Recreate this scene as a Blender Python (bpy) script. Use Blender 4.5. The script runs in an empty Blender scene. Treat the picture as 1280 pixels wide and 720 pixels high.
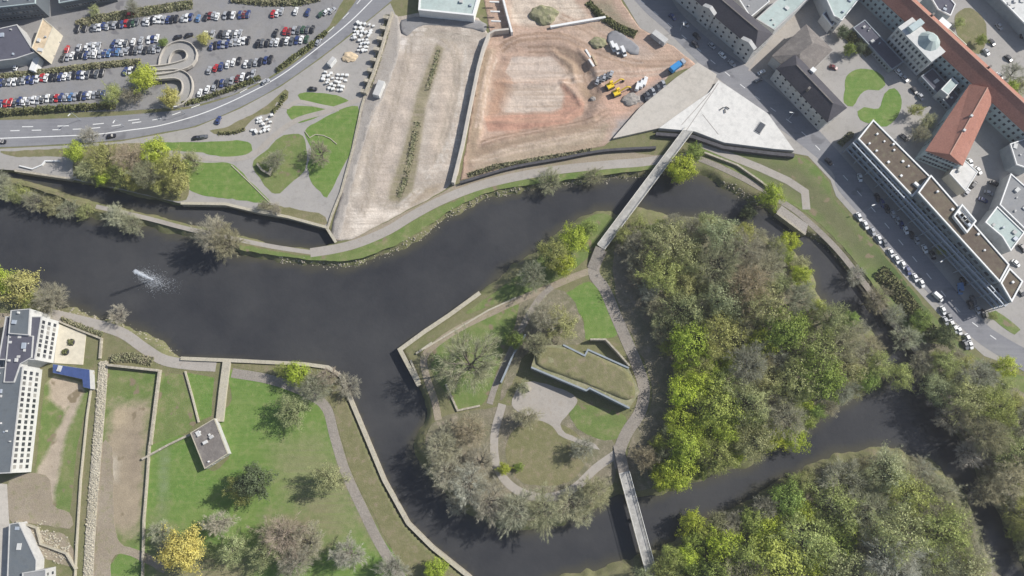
import bpy, bmesh, math, random
import numpy as np
from mathutils import Vector, Matrix
from mathutils.geometry import delaunay_2d_cdt
random.seed(7); rng = np.random.default_rng(7)
R = math.radians
S = bpy.context.scene
COL = S.collection

# ------------------------------------------------------------------ camera, sky, sun, exposure
H = 290.0; F = 849.0; TILT = R(13.3)
cam = bpy.data.cameras.new('camera'); cam.sensor_width = 36.0; cam.lens = 36.0 * F / 1280.0
cam.clip_start = 1.0; cam.clip_end = 12000.0
camo = bpy.data.objects.new('camera', cam); COL.objects.link(camo)
camo.location = (0, 0, H); camo.rotation_euler = (TILT, 0, 0); S.camera = camo
SUN_EL = R(38.5); SUN_DIR = Vector((0.92, 0.36, 0)).normalized()      # horizontal direction towards the sun
W = bpy.data.worlds.new('World'); S.world = W; W.use_nodes = True
nt = W.node_tree; bg = nt.nodes['Background']
sky = nt.nodes.new('ShaderNodeTexSky'); sky.sky_type = 'NISHITA'; sky.sun_disc = False
sky.sun_elevation = SUN_EL; sky.sun_rotation = math.atan2(SUN_DIR.x, SUN_DIR.y)
sky.air_density = 1.0; sky.dust_density = 1.2
nt.links.new(sky.outputs[0], bg.inputs[0]); bg.inputs[1].default_value = 0.085
sl = bpy.data.lights.new('sun', 'SUN'); sl.energy = 4.5; sl.angle = R(0.6); sl.color = (1.0, 0.965, 0.91)
slo = bpy.data.objects.new('sun', sl); COL.objects.link(slo); slo.location = (200, 80, 300)
sd = Vector((SUN_DIR.x * math.cos(SUN_EL), SUN_DIR.y * math.cos(SUN_EL), math.sin(SUN_EL)))
slo.rotation_euler = sd.to_track_quat('Z', 'Y').to_euler()
S.view_settings.view_transform = 'Standard'; S.view_settings.look = 'None'
S.view_settings.exposure = 0.38; S.view_settings.gamma = 1.0; S.view_settings.use_curve_mapping = False

ct, st = math.cos(TILT), math.sin(TILT)
def G(px, py, z=0.0):
    """photo pixel -> point of the level z (survey of the site from the aerial photograph)"""
    a = (px - 640.0) / F; b = (360.0 - py) / F
    dx, dy, dz = a, b * ct + st, b * st - ct
    t = (z - H) / dz
    return Vector((dx * t, dy * t, z))
def GL(l, z=0.0): return [G(p[0], p[1], z) for p in l]

# ------------------------------------------------------------------ materials
MATS = {}
def _mat(name):
    m = bpy.data.materials.new(name); m.use_nodes = True; MATS[name] = m
    return m, m.node_tree, m.node_tree.nodes['Principled BSDF']
def ground_mat(name, ca, cb, cc=None, big=0.05, mid=0.35, fine=2.2, rough=0.95, bump=0.35, spot=None, stripe=None, grain=0.2, attr=False):
    """mottled surface: ca/cb patches, cc third tone in blotches, fine grain"""
    m, t, p = _mat(name); N = t.nodes.new; L = t.links.new
    geo = N('ShaderNodeNewGeometry')
    def noise(scale, det=4, rgh=0.6):
        n = N('ShaderNodeTexNoise'); n.inputs['Scale'].default_value = scale
        n.inputs['Detail'].default_value = det; n.inputs['Roughness'].default_value = rgh
        L(geo.outputs['Position'], n.inputs['Vector']); return n
    def ramp(src, lo, hi):
        r = N('ShaderNodeMapRange'); r.inputs[1].default_value = lo; r.inputs[2].default_value = hi
        L(src, r.inputs[0]); return r.outputs[0]
    def mix(f, a, b, mode='MIX'):
        x = N('ShaderNodeMix'); x.data_type = 'RGBA'; x.blend_type = mode
        if isinstance(f, float): x.inputs[0].default_value = f
        else: L(f, x.inputs[0])
        for s, v in ((6, a), (7, b)):
            if isinstance(v, tuple): x.inputs[s].default_value = (*v, 1)
            else: L(v, x.inputs[s])
        return x.outputs[2]
    n1 = noise(big, 6, 0.65); n2 = noise(mid, 5, 0.65); n3 = noise(fine, 3, 0.7)
    c = mix(ramp(n1.outputs[0], 0.36, 0.64), ca, cb)
    if cc: c = mix(ramp(n2.outputs[0], 0.5, 0.72), c, cc)
    if attr:        # soil tones surveyed per vertex (alpha = how much of that soil lies here)
        at = N('ShaderNodeAttribute'); at.attribute_name = 'soil'
        ad = N('ShaderNodeMath'); ad.operation = 'MULTIPLY_ADD'; L(n2.outputs[0], ad.inputs[0]); ad.inputs[1].default_value = 0.9; ad.inputs[2].default_value = -0.45
        a2 = N('ShaderNodeMath'); a2.operation = 'ADD'; L(at.outputs['Alpha'], a2.inputs[0]); L(ad.outputs[0], a2.inputs[1])
        a3 = N('ShaderNodeMath'); a3.operation = 'MULTIPLY'; L(ramp(a2.outputs[0], 0.22, 0.78), a3.inputs[0]); L(ramp(at.outputs['Alpha'], 0.0, 0.25), a3.inputs[1])
        c = mix(a3.outputs[0], c, at.outputs['Color'])
    g = N('ShaderNodeMapRange'); g.inputs[1].default_value = 0.25; g.inputs[2].default_value = 0.75
    g.inputs[3].default_value = 1-grain; g.inputs[4].default_value = 1+grain; L(n3.outputs[0], g.inputs[0])
    g2 = N('ShaderNodeMapRange'); g2.inputs[1].default_value = 0.3; g2.inputs[2].default_value = 0.7
    g2.inputs[3].default_value = 0.85; g2.inputs[4].default_value = 1.15; L(n2.outputs[0], g2.inputs[0])
    c = mix(1.0, c, g.outputs[0], 'MULTIPLY'); c = mix(1.0, c, g2.outputs[0], 'MULTIPLY')
    if spot:
        sp = noise(spot[1], 2, 0.5); c = mix(ramp(sp.outputs[0], 0.62, 0.68), c, spot[0])
    if stripe:      # tyre streaks, mowing or tile courses running along a direction
        col, ang, sc, amt = stripe
        mp = N('ShaderNodeMapping'); mp.inputs['Rotation'].default_value = (0, 0, -ang); mp.inputs['Scale'].default_value = (sc * 0.04, sc, 1)
        L(geo.outputs['Position'], mp.inputs['Vector'])
        sn = N('ShaderNodeTexNoise'); sn.inputs['Scale'].default_value = 1.0; sn.inputs['Detail'].default_value = 4
        L(mp.outputs[0], sn.inputs['Vector'])
        r = N('ShaderNodeMapRange'); r.inputs[1].default_value = 0.45; r.inputs[2].default_value = 0.7; r.inputs[4].default_value = amt
        L(sn.outputs[0], r.inputs[0]); c = mix(r.outputs[0], c, col)
    L(c, p.inputs['Base Color']); p.inputs['Roughness'].default_value = rough
    p.inputs['Specular IOR Level'].default_value = 0.2
    if bump:
        b = N('ShaderNodeBump'); b.inputs['Strength'].default_value = bump; b.inputs['Distance'].default_value = 0.5
        L(n3.outputs[0], b.inputs['Height']); L(b.outputs[0], p.inputs['Normal'])
    return m
def plain(name, c, rough=0.7, var=0.18, scale=1.5, metal=0.0, spec=0.3):
    m, t, p = _mat(name); N = t.nodes.new; L = t.links.new
    geo = N('ShaderNodeNewGeometry'); n = N('ShaderNodeTexNoise'); n.inputs['Scale'].default_value = scale; n.inputs['Detail'].default_value = 5
    L(geo.outputs['Position'], n.inputs['Vector'])
    g = N('ShaderNodeMapRange'); g.inputs[1].default_value = 0.3; g.inputs[2].default_value = 0.7
    g.inputs[3].default_value = 1 - var; g.inputs[4].default_value = 1 + var; L(n.outputs[0], g.inputs[0])
    x = N('ShaderNodeMix'); x.data_type = 'RGBA'; x.blend_type = 'MULTIPLY'; x.inputs[0].default_value = 1.0
    x.inputs[6].default_value = (*c, 1); L(g.outputs[0], x.inputs[7]); L(x.outputs[2], p.inputs['Base Color'])
    p.inputs['Roughness'].default_value = rough; p.inputs['Metallic'].default_value = metal; p.inputs['Specular IOR Level'].default_value = spec
    return m
def object_colour(name, rough=0.6, var=0.25, scale=0.8, translucent=0.0, coat=0.0):
    """colour comes from each object's own colour, with small variation"""
    m, t, p = _mat(name); N = t.nodes.new; L = t.links.new
    oi = N('ShaderNodeObjectInfo'); geo = N('ShaderNodeNewGeometry')
    n = N('ShaderNodeTexNoise'); n.inputs['Scale'].default_value = scale; n.inputs['Detail'].default_value = 4
    L(geo.outputs['Position'], n.inputs['Vector'])
    g = N('ShaderNodeMapRange'); g.inputs[1].default_value = 0.3; g.inputs[2].default_value = 0.7
    g.inputs[3].default_value = 1 - var; g.inputs[4].default_value = 1 + var; L(n.outputs[0], g.inputs[0])
    x = N('ShaderNodeMix'); x.data_type = 'RGBA'; x.blend_type = 'MULTIPLY'; x.inputs[0].default_value = 1.0
    L(oi.outputs['Color'], x.inputs[6]); L(g.outputs[0], x.inputs[7])
    L(x.outputs[2], p.inputs['Base Color']); p.inputs['Roughness'].default_value = rough
    p.inputs['Specular IOR Level'].default_value = 0.25 if not coat else 0.5
    p.inputs['Coat Weight'].default_value = coat
    if translucent:
        tr = N('ShaderNodeBsdfTranslucent'); L(x.outputs[2], tr.inputs[0])
        ms = N('ShaderNodeMixShader'); ms.inputs[0].default_value = translucent
        L(p.outputs[0], ms.inputs[1]); L(tr.outputs[0], ms.inputs[2]); L(ms.outputs[0], t.nodes['Material Output'].inputs[0])
    return m

M_grass   = ground_mat('rough_grass', (0.15,0.16,0.07), (0.19,0.18,0.095), (0.18,0.15,0.10), attr=True)
M_lawn    = ground_mat('bright_lawn', (0.115,0.205,0.042), (0.145,0.215,0.055), (0.185,0.21,0.08), bump=0.3, big=0.09, grain=0.16, attr=True, stripe=((0.18,0.235,0.075), R(62), 0.8, 0.5))
M_lawn2   = ground_mat('meadow', (0.125,0.185,0.05), (0.165,0.195,0.07), (0.205,0.19,0.10), bump=0.25, big=0.06, mid=0.22, spot=((0.21,0.17,0.11), 0.16), attr=True)
M_olive   = ground_mat('olive_turf', (0.165,0.165,0.075), (0.20,0.185,0.10), (0.215,0.175,0.12), attr=True)
M_litter  = ground_mat('leaf_litter', (0.22,0.19,0.14), (0.17,0.165,0.10), (0.27,0.23,0.18), bump=0.5)
M_asph    = ground_mat('asphalt_road', (0.20,0.20,0.215), (0.235,0.235,0.245), (0.18,0.18,0.19), bump=0.05, fine=1.4, mid=0.12, grain=0.09, spot=((0.155,0.155,0.165), 0.11), stripe=((0.26,0.26,0.265), R(20), 0.9, 0.5))
M_park    = ground_mat('asphalt_car_park', (0.22,0.215,0.215), (0.265,0.255,0.245), (0.19,0.19,0.20), bump=0.05, fine=1.4, mid=0.15, grain=0.09, spot=((0.16,0.155,0.16), 0.14))
M_pave    = ground_mat('paving', (0.31,0.295,0.275), (0.36,0.34,0.315), (0.27,0.255,0.245), bump=0.05, fine=1.8, grain=0.07)
M_path    = ground_mat('gravel_path', (0.33,0.30,0.265), (0.38,0.35,0.315), (0.27,0.24,0.205), bump=0.1, fine=1.8, grain=0.07)
M_darkpath= ground_mat('cobbled_path', (0.25,0.225,0.195), (0.30,0.27,0.235), (0.20,0.175,0.15), bump=0.25, fine=1.6)
M_sand    = ground_mat('sandy_ground', (0.43,0.375,0.315), (0.385,0.335,0.285), (0.49,0.445,0.39), bump=0.35, fine=1.1, mid=0.14, stripe=((0.35,0.29,0.235), R(72), 0.9, 0.55), attr=True)
M_soil    = ground_mat('excavated_soil', (0.40,0.285,0.22), (0.455,0.335,0.265), (0.345,0.23,0.17), bump=0.5, fine=0.9, mid=0.12, stripe=((0.29,0.21,0.15), R(-8), 0.6, 0.5), attr=True)
M_redsoil = ground_mat('red_clay', (0.44,0.245,0.17), (0.46,0.30,0.22), (0.38,0.20,0.135), bump=0.6, fine=0.9, mid=0.16, stripe=((0.50,0.36,0.28), R(5), 0.7, 0.5))
M_paleslab= ground_mat('pale_soil', (0.48,0.39,0.32), (0.43,0.345,0.28), (0.52,0.44,0.37), bump=0.2, fine=0.8, stripe=((0.38,0.30,0.24), R(2), 0.7, 0.4))
M_conc    = ground_mat('concrete_plaza', (0.45,0.415,0.365), (0.48,0.445,0.395), (0.42,0.385,0.34), bump=0.03, fine=1.0, grain=0.07)
M_conc2   = ground_mat('bright_concrete_plaza', (0.60,0.585,0.55), (0.64,0.625,0.59), (0.57,0.55,0.515), bump=0.03, fine=1.0, grain=0.07)
M_gravel  = ground_mat('grey_ballast', (0.30,0.275,0.25), (0.36,0.33,0.30), (0.25,0.225,0.20), bump=0.5)
M_brown   = ground_mat('trodden_earth', (0.27,0.225,0.165), (0.33,0.28,0.215), (0.19,0.18,0.10), bump=0.35)
M_stone   = ground_mat('rubble_stone', (0.40,0.36,0.29), (0.33,0.30,0.235), (0.47,0.43,0.35), mid=0.8, fine=2.5, bump=0.4)
M_palestone = ground_mat('pale_coping_stone', (0.46,0.425,0.345), (0.40,0.365,0.285), (0.33,0.305,0.22), mid=0.5, fine=2.0, bump=0.2)
M_white = plain('white_paint', (0.70,0.70,0.68), 0.6, 0.06)
M_offwhite = plain('off_white_render', (0.54,0.54,0.52), 0.8, 0.08, 0.6)
M_mint = plain('pale_mint_render', (0.40,0.47,0.47), 0.8, 0.08, 0.5)
M_bluegrey = plain('blue_grey_render', (0.26,0.29,0.315), 0.8, 0.1, 0.5)
M_cream = plain('cream_render', (0.58,0.53,0.42), 0.85, 0.1, 0.5)
M_greywall = plain('grey_render', (0.46,0.455,0.44), 0.85, 0.1, 0.5)
M_slate = ground_mat('slate_roof', (0.055,0.052,0.062), (0.075,0.07,0.08), (0.045,0.045,0.055), rough=0.6, bump=0.15, fine=1.8)
M_taupe = ground_mat('taupe_tiled_roof', (0.19,0.17,0.155), (0.165,0.15,0.14), (0.21,0.19,0.17), bump=0.15, fine=1.8)
M_red = ground_mat('red_tiled_roof', (0.33,0.155,0.115), (0.37,0.185,0.14), (0.28,0.135,0.105), bump=0.15, fine=1.6)
M_brownroof = ground_mat('brown_gravel_roof', (0.12,0.095,0.075), (0.15,0.12,0.09), (0.145,0.135,0.09), bump=0.1, fine=1.0, grain=0.12)
M_greyroof = ground_mat('grey_felt_roof', (0.24,0.245,0.25), (0.28,0.28,0.28), (0.20,0.205,0.215), bump=0.05, fine=1.0, grain=0.07)
M_mintroof = ground_mat('mint_flat_roof', (0.38,0.45,0.425), (0.43,0.49,0.465), (0.34,0.41,0.39), bump=0.03, fine=0.6, grain=0.07)
M_darkroof = ground_mat('dark_felt_roof', (0.085,0.085,0.11), (0.11,0.11,0.135), (0.075,0.075,0.095), bump=0.05, fine=1.0, grain=0.07)
M_blueroof = ground_mat('navy_sheet_roof', (0.055,0.085,0.21), (0.065,0.10,0.235), (0.05,0.075,0.18), rough=0.5, bump=0.05, fine=1.0, grain=0.12)
M_greenblue = ground_mat('sheet_metal_roof', (0.115,0.13,0.145), (0.14,0.155,0.165), (0.10,0.115,0.13), rough=0.5, bump=0.03, grain=0.07)
M_beigeroof = ground_mat('beige_roof', (0.58,0.46,0.31), (0.54,0.43,0.29), (0.62,0.50,0.35), bump=0.05, grain=0.12)
M_deckc = ground_mat('bridge_deck', (0.38,0.37,0.345), (0.33,0.32,0.30), (0.43,0.42,0.39), bump=0.08, fine=1.6, grain=0.12)
M_rampc = ground_mat('ramp_concrete', (0.30,0.29,0.275), (0.34,0.33,0.31), (0.26,0.25,0.24), bump=0.05, grain=0.12)
M_glass = plain('window_glass', (0.03,0.035,0.045), 0.12, 0.2, 0.4, spec=0.6)
nt_ = M_glass.node_tree; pb_ = nt_.nodes['Principled BSDF']; oi_ = nt_.nodes.new('ShaderNodeObjectInfo'); rp_ = nt_.nodes.new('ShaderNodeValToRGB'); rp_.color_ramp.interpolation = 'CONSTANT'
for i_, (p_, c_) in enumerate(((0.0,(.028,.032,.042)),(.4,(.05,.055,.065)),(.65,(.085,.09,.10)),(.82,(.16,.16,.155)),(.93,(.30,.29,.27)))):
    el_ = rp_.color_ramp.elements[i_] if i_ < 2 else rp_.color_ramp.elements.new(p_); el_.position = p_; el_.color = (*c_, 1)
nt_.links.new(oi_.outputs['Random'], rp_.inputs[0]); nt_.links.new(rp_.outputs[0], pb_.inputs['Base Color'])
M_shadewall = plain('shade_toned_wall', (0.075,0.072,0.078), .9, .25, .8)  # near-black wall tone with the shadow at quay and plaza put into it
M_steel = plain('grey_steel', (0.34,0.38,0.43), 0.45, 0.08, 0.5)
M_dark = plain('dark_metal', (0.035,0.035,0.04), 0.6, 0.2)
M_tyre = plain('tyre_rubber', (0.02,0.02,0.02), 0.9, 0.1)
M_yellow = plain('machine_yellow', (0.72,0.52,0.03), 0.5, 0.08)
M_blue = plain('container_blue', (0.03,0.22,0.50), 0.5, 0.08)
M_timber = plain('timber', (0.42,0.33,0.22), 0.8, 0.2)
M_bark = plain('bark', (0.13,0.11,0.09), 0.95, 0.25, 1.0)
M_leaf = object_colour('spring_leaves', 0.6, 0.22, 0.4, translucent=0.34)
M_twig = object_colour('bare_twigs', 0.9, 0.15, 0.3, translucent=0.34)
M_hedge = ground_mat('hedge_leaves', (0.13,0.15,0.06), (0.19,0.19,0.085), (0.20,0.17,0.11), bump=0.0, mid=0.6)
M_weed = ground_mat('dry_weeds', (0.26,0.245,0.15), (0.20,0.21,0.11), (0.32,0.28,0.20), bump=0.0, mid=0.6)
M_car = object_colour('car_paint', 0.3, 0.03, 0.3, coat=0.6)
M_spray = plain('water_spray', (0.85,0.88,0.92), 0.5, 0.05)
# water
m, t, p = _mat('river_water'); N = t.nodes.new; L = t.links.new
geo = N('ShaderNodeNewGeometry'); n1 = N('ShaderNodeTexNoise'); n1.inputs['Scale'].default_value = 0.018; n1.inputs['Detail'].default_value = 7; n1.inputs['Roughness'].default_value = 0.7
L(geo.outputs['Position'], n1.inputs['Vector'])
cr = N('ShaderNodeMix'); cr.data_type = 'RGBA'; cr.inputs[6].default_value = (0.032,0.033,0.037,1); cr.inputs[7].default_value = (0.060,0.060,0.061,1)
r_ = N('ShaderNodeMapRange'); r_.inputs[1].default_value = 0.35; r_.inputs[2].default_value = 0.65; L(n1.outputs[0], r_.inputs[0]); L(r_.outputs[0], cr.inputs[0])
sh_ = N('ShaderNodeAttribute'); sh_.attribute_name = 'shallow'; c2 = N('ShaderNodeMix'); c2.data_type = 'RGBA'; c2.inputs[7].default_value = (0.072,0.068,0.048,1); L(cr.outputs[2], c2.inputs[6]); L(sh_.outputs['Fac'], c2.inputs[0]); L(c2.outputs[2], p.inputs['Base Color'])
p.inputs['Roughness'].default_value = 0.16; p.inputs['IOR'].default_value = 1.33
n2 = N('ShaderNodeTexNoise'); n2.inputs['Scale'].default_value = 0.7; n2.inputs['Detail'].default_value = 4
L(geo.outputs['Position'], n2.inputs['Vector'])
b = N('ShaderNodeBump'); b.inputs['Strength'].default_value = 0.22; b.inputs['Distance'].default_value = 0.25
L(n2.outputs[0], b.inputs['Height']); L(b.outputs[0], p.inputs['Normal']); M_water = m

# ------------------------------------------------------------------ object helpers
LABELS = {}
def tag(o, label=None, cat=None, group=None, kind=None):
    if label: o['label'] = label
    if cat: o['category'] = cat
    if group: o['group'] = group
    if kind: o['kind'] = kind
    return o
def link(name, me, parent=None, loc=None):
    o = bpy.data.objects.new(name, me); COL.objects.link(o)
    if parent: o.parent = parent
    if loc is not None: o.location = loc
    return o
def mesh(name, vs, fs, mats, idx=None, smooth=False):
    me = bpy.data.meshes.new(name); me.from_pydata([tuple(v) for v in vs], [], fs)
    for m in (mats if isinstance(mats, (list, tuple)) else [mats]): me.materials.append(m)
    if idx is not None: me.polygons.foreach_set('material_index', idx)
    if smooth: me.polygons.foreach_set('use_smooth', [True] * len(me.polygons))
    me.update(); return me
def empty(name, loc, rz=0.0):
    o = bpy.data.objects.new(name, None); COL.objects.link(o); o.location = loc; o.rotation_euler = (0, 0, rz)
    o.empty_display_size = 0.5; return o
def ordw(n):
    w = ['first','second','third','fourth','fifth','sixth','seventh','eighth','ninth','tenth','eleventh','twelfth']
    if n <= 12: return w[n-1]
    return f"{n}{'th' if 10 <= n % 100 <= 20 else {1:'st',2:'nd',3:'rd'}.get(n % 10, 'th')}"

def vnoise(x, y, s, seed=0):
    x = np.asarray(x, float) / s + seed * 17.31; y = np.asarray(y, float) / s + seed * 7.77
    xi = np.floor(x).astype(int); yi = np.floor(y).astype(int); fx = x - xi; fy = y - yi
    fx = fx*fx*(3-2*fx); fy = fy*fy*(3-2*fy)
    def h(a, b):
        v = np.sin(a * 127.1 + b * 311.7 + seed * 74.7) * 43758.5453; return v - np.floor(v)
    return (h(xi,yi)*(1-fx)+h(xi+1,yi)*fx)*(1-fy)+(h(xi,yi+1)*(1-fx)+h(xi+1,yi+1)*fx)*fy

def catmull(pts, closed, step=2.0):
    P = [Vector((p[0], p[1])) for p in pts]; n = len(P); out = []
    rngi = range(n) if closed else range(n - 1)
    for i in rngi:
        p1, p2 = P[i], P[(i+1) % n]
        p0 = P[i-1] if (closed or i > 0) else p1 + (p1 - p2)
        p3 = P[(i+2) % n] if (closed or i < n-2) else p2 + (p2 - p1)
        k = max(1, int((p2 - p1).length / step))
        for j in range(k):
            u = j / k
            out.append(0.5*((2*p1)+(p2-p0)*u+(2*p0-5*p1+4*p2-p3)*u*u+(3*p1-p0-3*p2+p3)*u*u*u))
    if not closed: out.append(P[-1])
    return out
def linear(pts, closed, step=2.0):
    P = [Vector((p[0], p[1])) for p in pts]; n = len(P); out = []
    for i in (range(n) if closed else range(n-1)):
        a, b = P[i], P[(i+1) % n]; k = max(1, int((b-a).length/step))
        out += [a.lerp(b, j/k) for j in range(k)]
    if not closed: out.append(P[-1])
    return out
def inpoly(xs, ys, poly):
    r = np.zeros(np.shape(xs), bool); n = len(poly); j = n - 1
    for i in range(n):
        xi, yi = poly[i][0], poly[i][1]; xj, yj = poly[j][0], poly[j][1]
        c = ((yi > ys) != (yj > ys)) & (xs < (xj-xi)*(ys-yi)/(yj-yi+1e-12)+xi); r ^= c; j = i
    return r
def polydist(xs, ys, pl, closed=True):
    d = np.full(np.shape(xs), 1e9); n = len(pl)
    for i in range(n if closed else n-1):
        ax, ay = pl[i][0], pl[i][1]; bx, by = pl[(i+1) % n][0], pl[(i+1) % n][1]
        dx, dy = bx-ax, by-ay; l2 = dx*dx+dy*dy+1e-9
        u = np.clip(((xs-ax)*dx+(ys-ay)*dy)/l2, 0, 1)
        d = np.minimum(d, np.hypot(xs-ax-u*dx, ys-ay-u*dy))
    return d

# ------------------------------------------------------------------ terrain outlines (pixels)
WL = -2.6
north = [(-260,190),(-60,205),(0,228),(60,247),(120,272),(200,286),(240,297),(300,316),(350,325),(400,331),(440,330),(480,318),(520,299),(560,271),(600,250),(640,239),(700,231),(760,223),(800,219),(830,216),(862,216),(900,229),(935,246),(962,264),(975,274),(1010,294),(1030,304),(1058,330),(1088,365),(1118,402),(1143,440),(1163,480),(1183,520),(1208,560),(1228,600),(1253,650),(1290,720),(1330,800)]
lowright = [(1290,800),(1250,735),(1236,690),(1216,640),(1190,600),(1160,575),(1100,562),(1040,572),(1000,592),(960,610),(930,625),(880,655),(840,680),(800,695),(770,705),(700,722),(670,745),(640,775)]
southleft = [(585,720),(540,684),(510,654),(480,600),(455,540),(436,495),(426,470),(410,459),(380,455),(300,451),(226,447),(205,430),(170,414),(130,400),(80,384),(0,366),(-60,372),(-260,380)]
island = [(770,272),(745,263),(700,288),(650,327),(600,364),(560,394),(530,414),(500,436),(510,455),(523,480),(531,500),(534,530),(521,555),(530,590),(560,620),(600,648),(640,662),(690,657),(740,638),(775,622),(800,620),(850,607),(900,592),(940,577),(970,560),(1000,545),(1020,525),(1060,500),(1090,488),(1108,468),(1098,425),(1068,395),(1035,385),(1018,360),(1008,328),(970,302),(930,284),(880,272),(830,268),(795,260)]
moat = [(-40,208),(19,215),(85,225),(140,235),(160,241),(225,256),(282,257),(320,266),(360,273),(407,286),(419,303),(390,311),(342,306),(320,300),(232,279),(180,266),(112,251),(62,234),(18,222),(-40,214)]
river_w = catmull([G(a,b,-1.5) for a,b in north], False, 4) + catmull([G(a,b,-1.5) for a,b in lowright], False, 4) + catmull([G(a,b,-1.5) for a,b in southleft], False, 4)
isl_w = catmull([G(a,b,-1.5) for a,b in island], True, 4)
moat_w = linear([G(a,b,-1.5) for a,b in moat], True, 5)
wallshore = [[(600,364),(560,394),(530,414),(500,436),(510,455),(523,480),(531,500)], [(230,448),(300,451),(380,455),(410,459),(426,470),(436,495),(455,540),(480,600),(510,654),(540,684),(585,720),(620,750)], [(225,256),(282,257),(320,266),(360,273),(407,286),(419,303),(390,311)], [(-40,208),(19,215),(85,225),(140,235)], [(972,272),(1012,296)]]
wallshore_w = [GL(l) for l in wallshore]
pit_px = [(614,62),(640,52),(700,55),(735,75),(752,95),(740,150),(700,165),(610,182),(596,190),(592,160)]
pit_w = catmull(GL(pit_px), True, 5)
soft_px = [[(488,22),(527,16),(598,22),(612,45),(600,80),(572,220),(558,236),(500,268),(440,299),(422,302),(414,288),(428,240),(442,190),(456,118),(472,80)],
           [(600,-30),(755,-30),(800,35),(842,58),(872,82),(838,92),(768,172),(755,182),(640,208),(575,226),(598,90),(612,40)]]
soft_w = [linear(GL(l), True, 6) for l in soft_px]

BERMS = [(GL(l), a, b) for l, a, b in (([(620,100),(640,103),(700,101),(714,92)], .8, 1.3), ([(606,150),(660,153),(706,147),(729,131),(716,112),(704,102)], 1.0, 1.5), ([(596,180),(640,172),(700,160),(742,149)], .8, 1.4), ([(632,70),(690,63),(716,80),(719,98)], .9, 1.3), ([(590,205),(640,196),(700,183),(755,170)], .6, 1.2), ([(725,62),(745,88),(752,112)], .8, 1.2), ([(612,64),(604,110),(598,170)], .7, 1.2), ([(500,255),(540,240),(560,230)], .7, 1.2), ([(470,130),(455,185),(440,240)], .35, .8), ([(478,130),(463,185),(448,240)], -.3, .8), ([(566,80),(556,140),(540,215)], -.25, .8), ([(572,80),(562,140),(546,215)], -.25, .8), ([(705,40),(760,60),(800,70)], -.25, .9), ([(700,46),(750,70),(800,78)], -.25, .9))]
def hbase(x, y):
    """height of the bare ground"""
    x = np.asarray(x, float); y = np.asarray(y, float)
    def water_sd(outl, extra=None):
        d = polydist(x, y, outl); ins = inpoly(x, y, outl)
        return np.where(ins, d, -d)
    sd = water_sd(river_w); di = water_sd(isl_w); sd = np.minimum(sd, -di)
    sm = water_sd(moat_w)
    dw = np.full(x.shape, 1e9)
    for l in wallshore_w: dw = np.minimum(dw, polydist(x, y, l, False))
    k = np.clip((dw - 2.0) / 7.0, 0, 1); wdt = 0.7 + 2.0 * k
    sdj = sd + (vnoise(x, y, 3.0, 3) - 0.5) * 2.2 * k + (vnoise(x, y, 9.0, 4) - 0.5) * 2.0 * k
    h1 = np.interp(sdj / wdt, [-1.3, -0.9, 0.25, 1.6], [0, -0.15, WL - 0.35, WL - 1.8])
    sm = sm + (vnoise(x, y, 4.0, 5) - 0.5) * 1.2 * k
    h2 = np.interp(sm / np.minimum(wdt, 2.0), [-1.3, -0.9, 0.25, 1.6], [0, -0.15, WL - 0.35, WL - 1.8])
    h = np.minimum(h1, h2)
    h = np.minimum(h, hsoft(x, y) - 0.55 * soft_mask(x, y))
    return h
def soft_mask(x, y):
    x = np.asarray(x, float); y = np.asarray(y, float); m_ = np.zeros(x.shape)
    for l in soft_w:
        d = polydist(x, y, l); m_ = np.maximum(m_, np.where(inpoly(x, y, l), np.clip((d - 1.5) / 2.0, 0, 1), 0))
    return m_
def hsoft(x, y):
    """worked soil: sand strip and pit, with ruts and heaps"""
    x = np.asarray(x, float); y = np.asarray(y, float)
    d = polydist(x, y, pit_w); d = np.where(inpoly(x, y, pit_w), d, 0)
    h = -1.7 * np.clip(d / 5.0, 0, 1)
    for l, bh, bw in BERMS:
        db = polydist(x, y, l, False); h = h + bh*np.exp(-(db/bw)**2)
    h = h + (vnoise(x, y, 7, 11) - 0.5) * 0.5 + (vnoise(x, y, 2.5, 12) - 0.5) * 0.3 + (vnoise(x, y, 1.2, 13) - 0.5) * 0.14
    return h * np.clip(soft_mask(x, y), 0, 1) + 0.03

LEVELS = []
def free_level(o, z, zf):
    bb = (min(q[0] for q in o), max(q[0] for q in o), min(q[1] for q in o), max(q[1] for q in o)); k = bool(zf)
    while any(b[4] == k and abs(b[5]-z) < .0035 and b[0] < bb[1] and bb[0] < b[1] and b[2] < bb[3] and bb[2] < b[3] for b in LEVELS): z += .004
    LEVELS.append((*bb, k, z)); return z
def paint_soil(me, paint):
    n = len(me.vertices); co = np.empty(n*3); me.vertices.foreach_get('co', co); co = co.reshape(-1,3); col = np.zeros((n,4))
    for poly, c, feather in paint:
        w = [(q.x, q.y) for q in GL(poly)]; x, y = co[:,0], co[:,1]; d = polydist(x, y, w); d = np.where(inpoly(x, y, w), d, -d)
        a = np.clip(.5+d/(2*feather), 0, 1); first = col[:,3] < 1e-4; mixf = np.where(first, 1.0, a)[:,None]
        on = (a > 0)[:,None]; col[:,:3] = np.where(on, col[:,:3]*(1-mixf)+np.array(c)*mixf, col[:,:3]); col[:,3] = np.maximum(col[:,3], a)
    at = me.attributes.new('soil', 'FLOAT_COLOR', 'POINT'); at.data.foreach_set('color', col.ravel())
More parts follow.
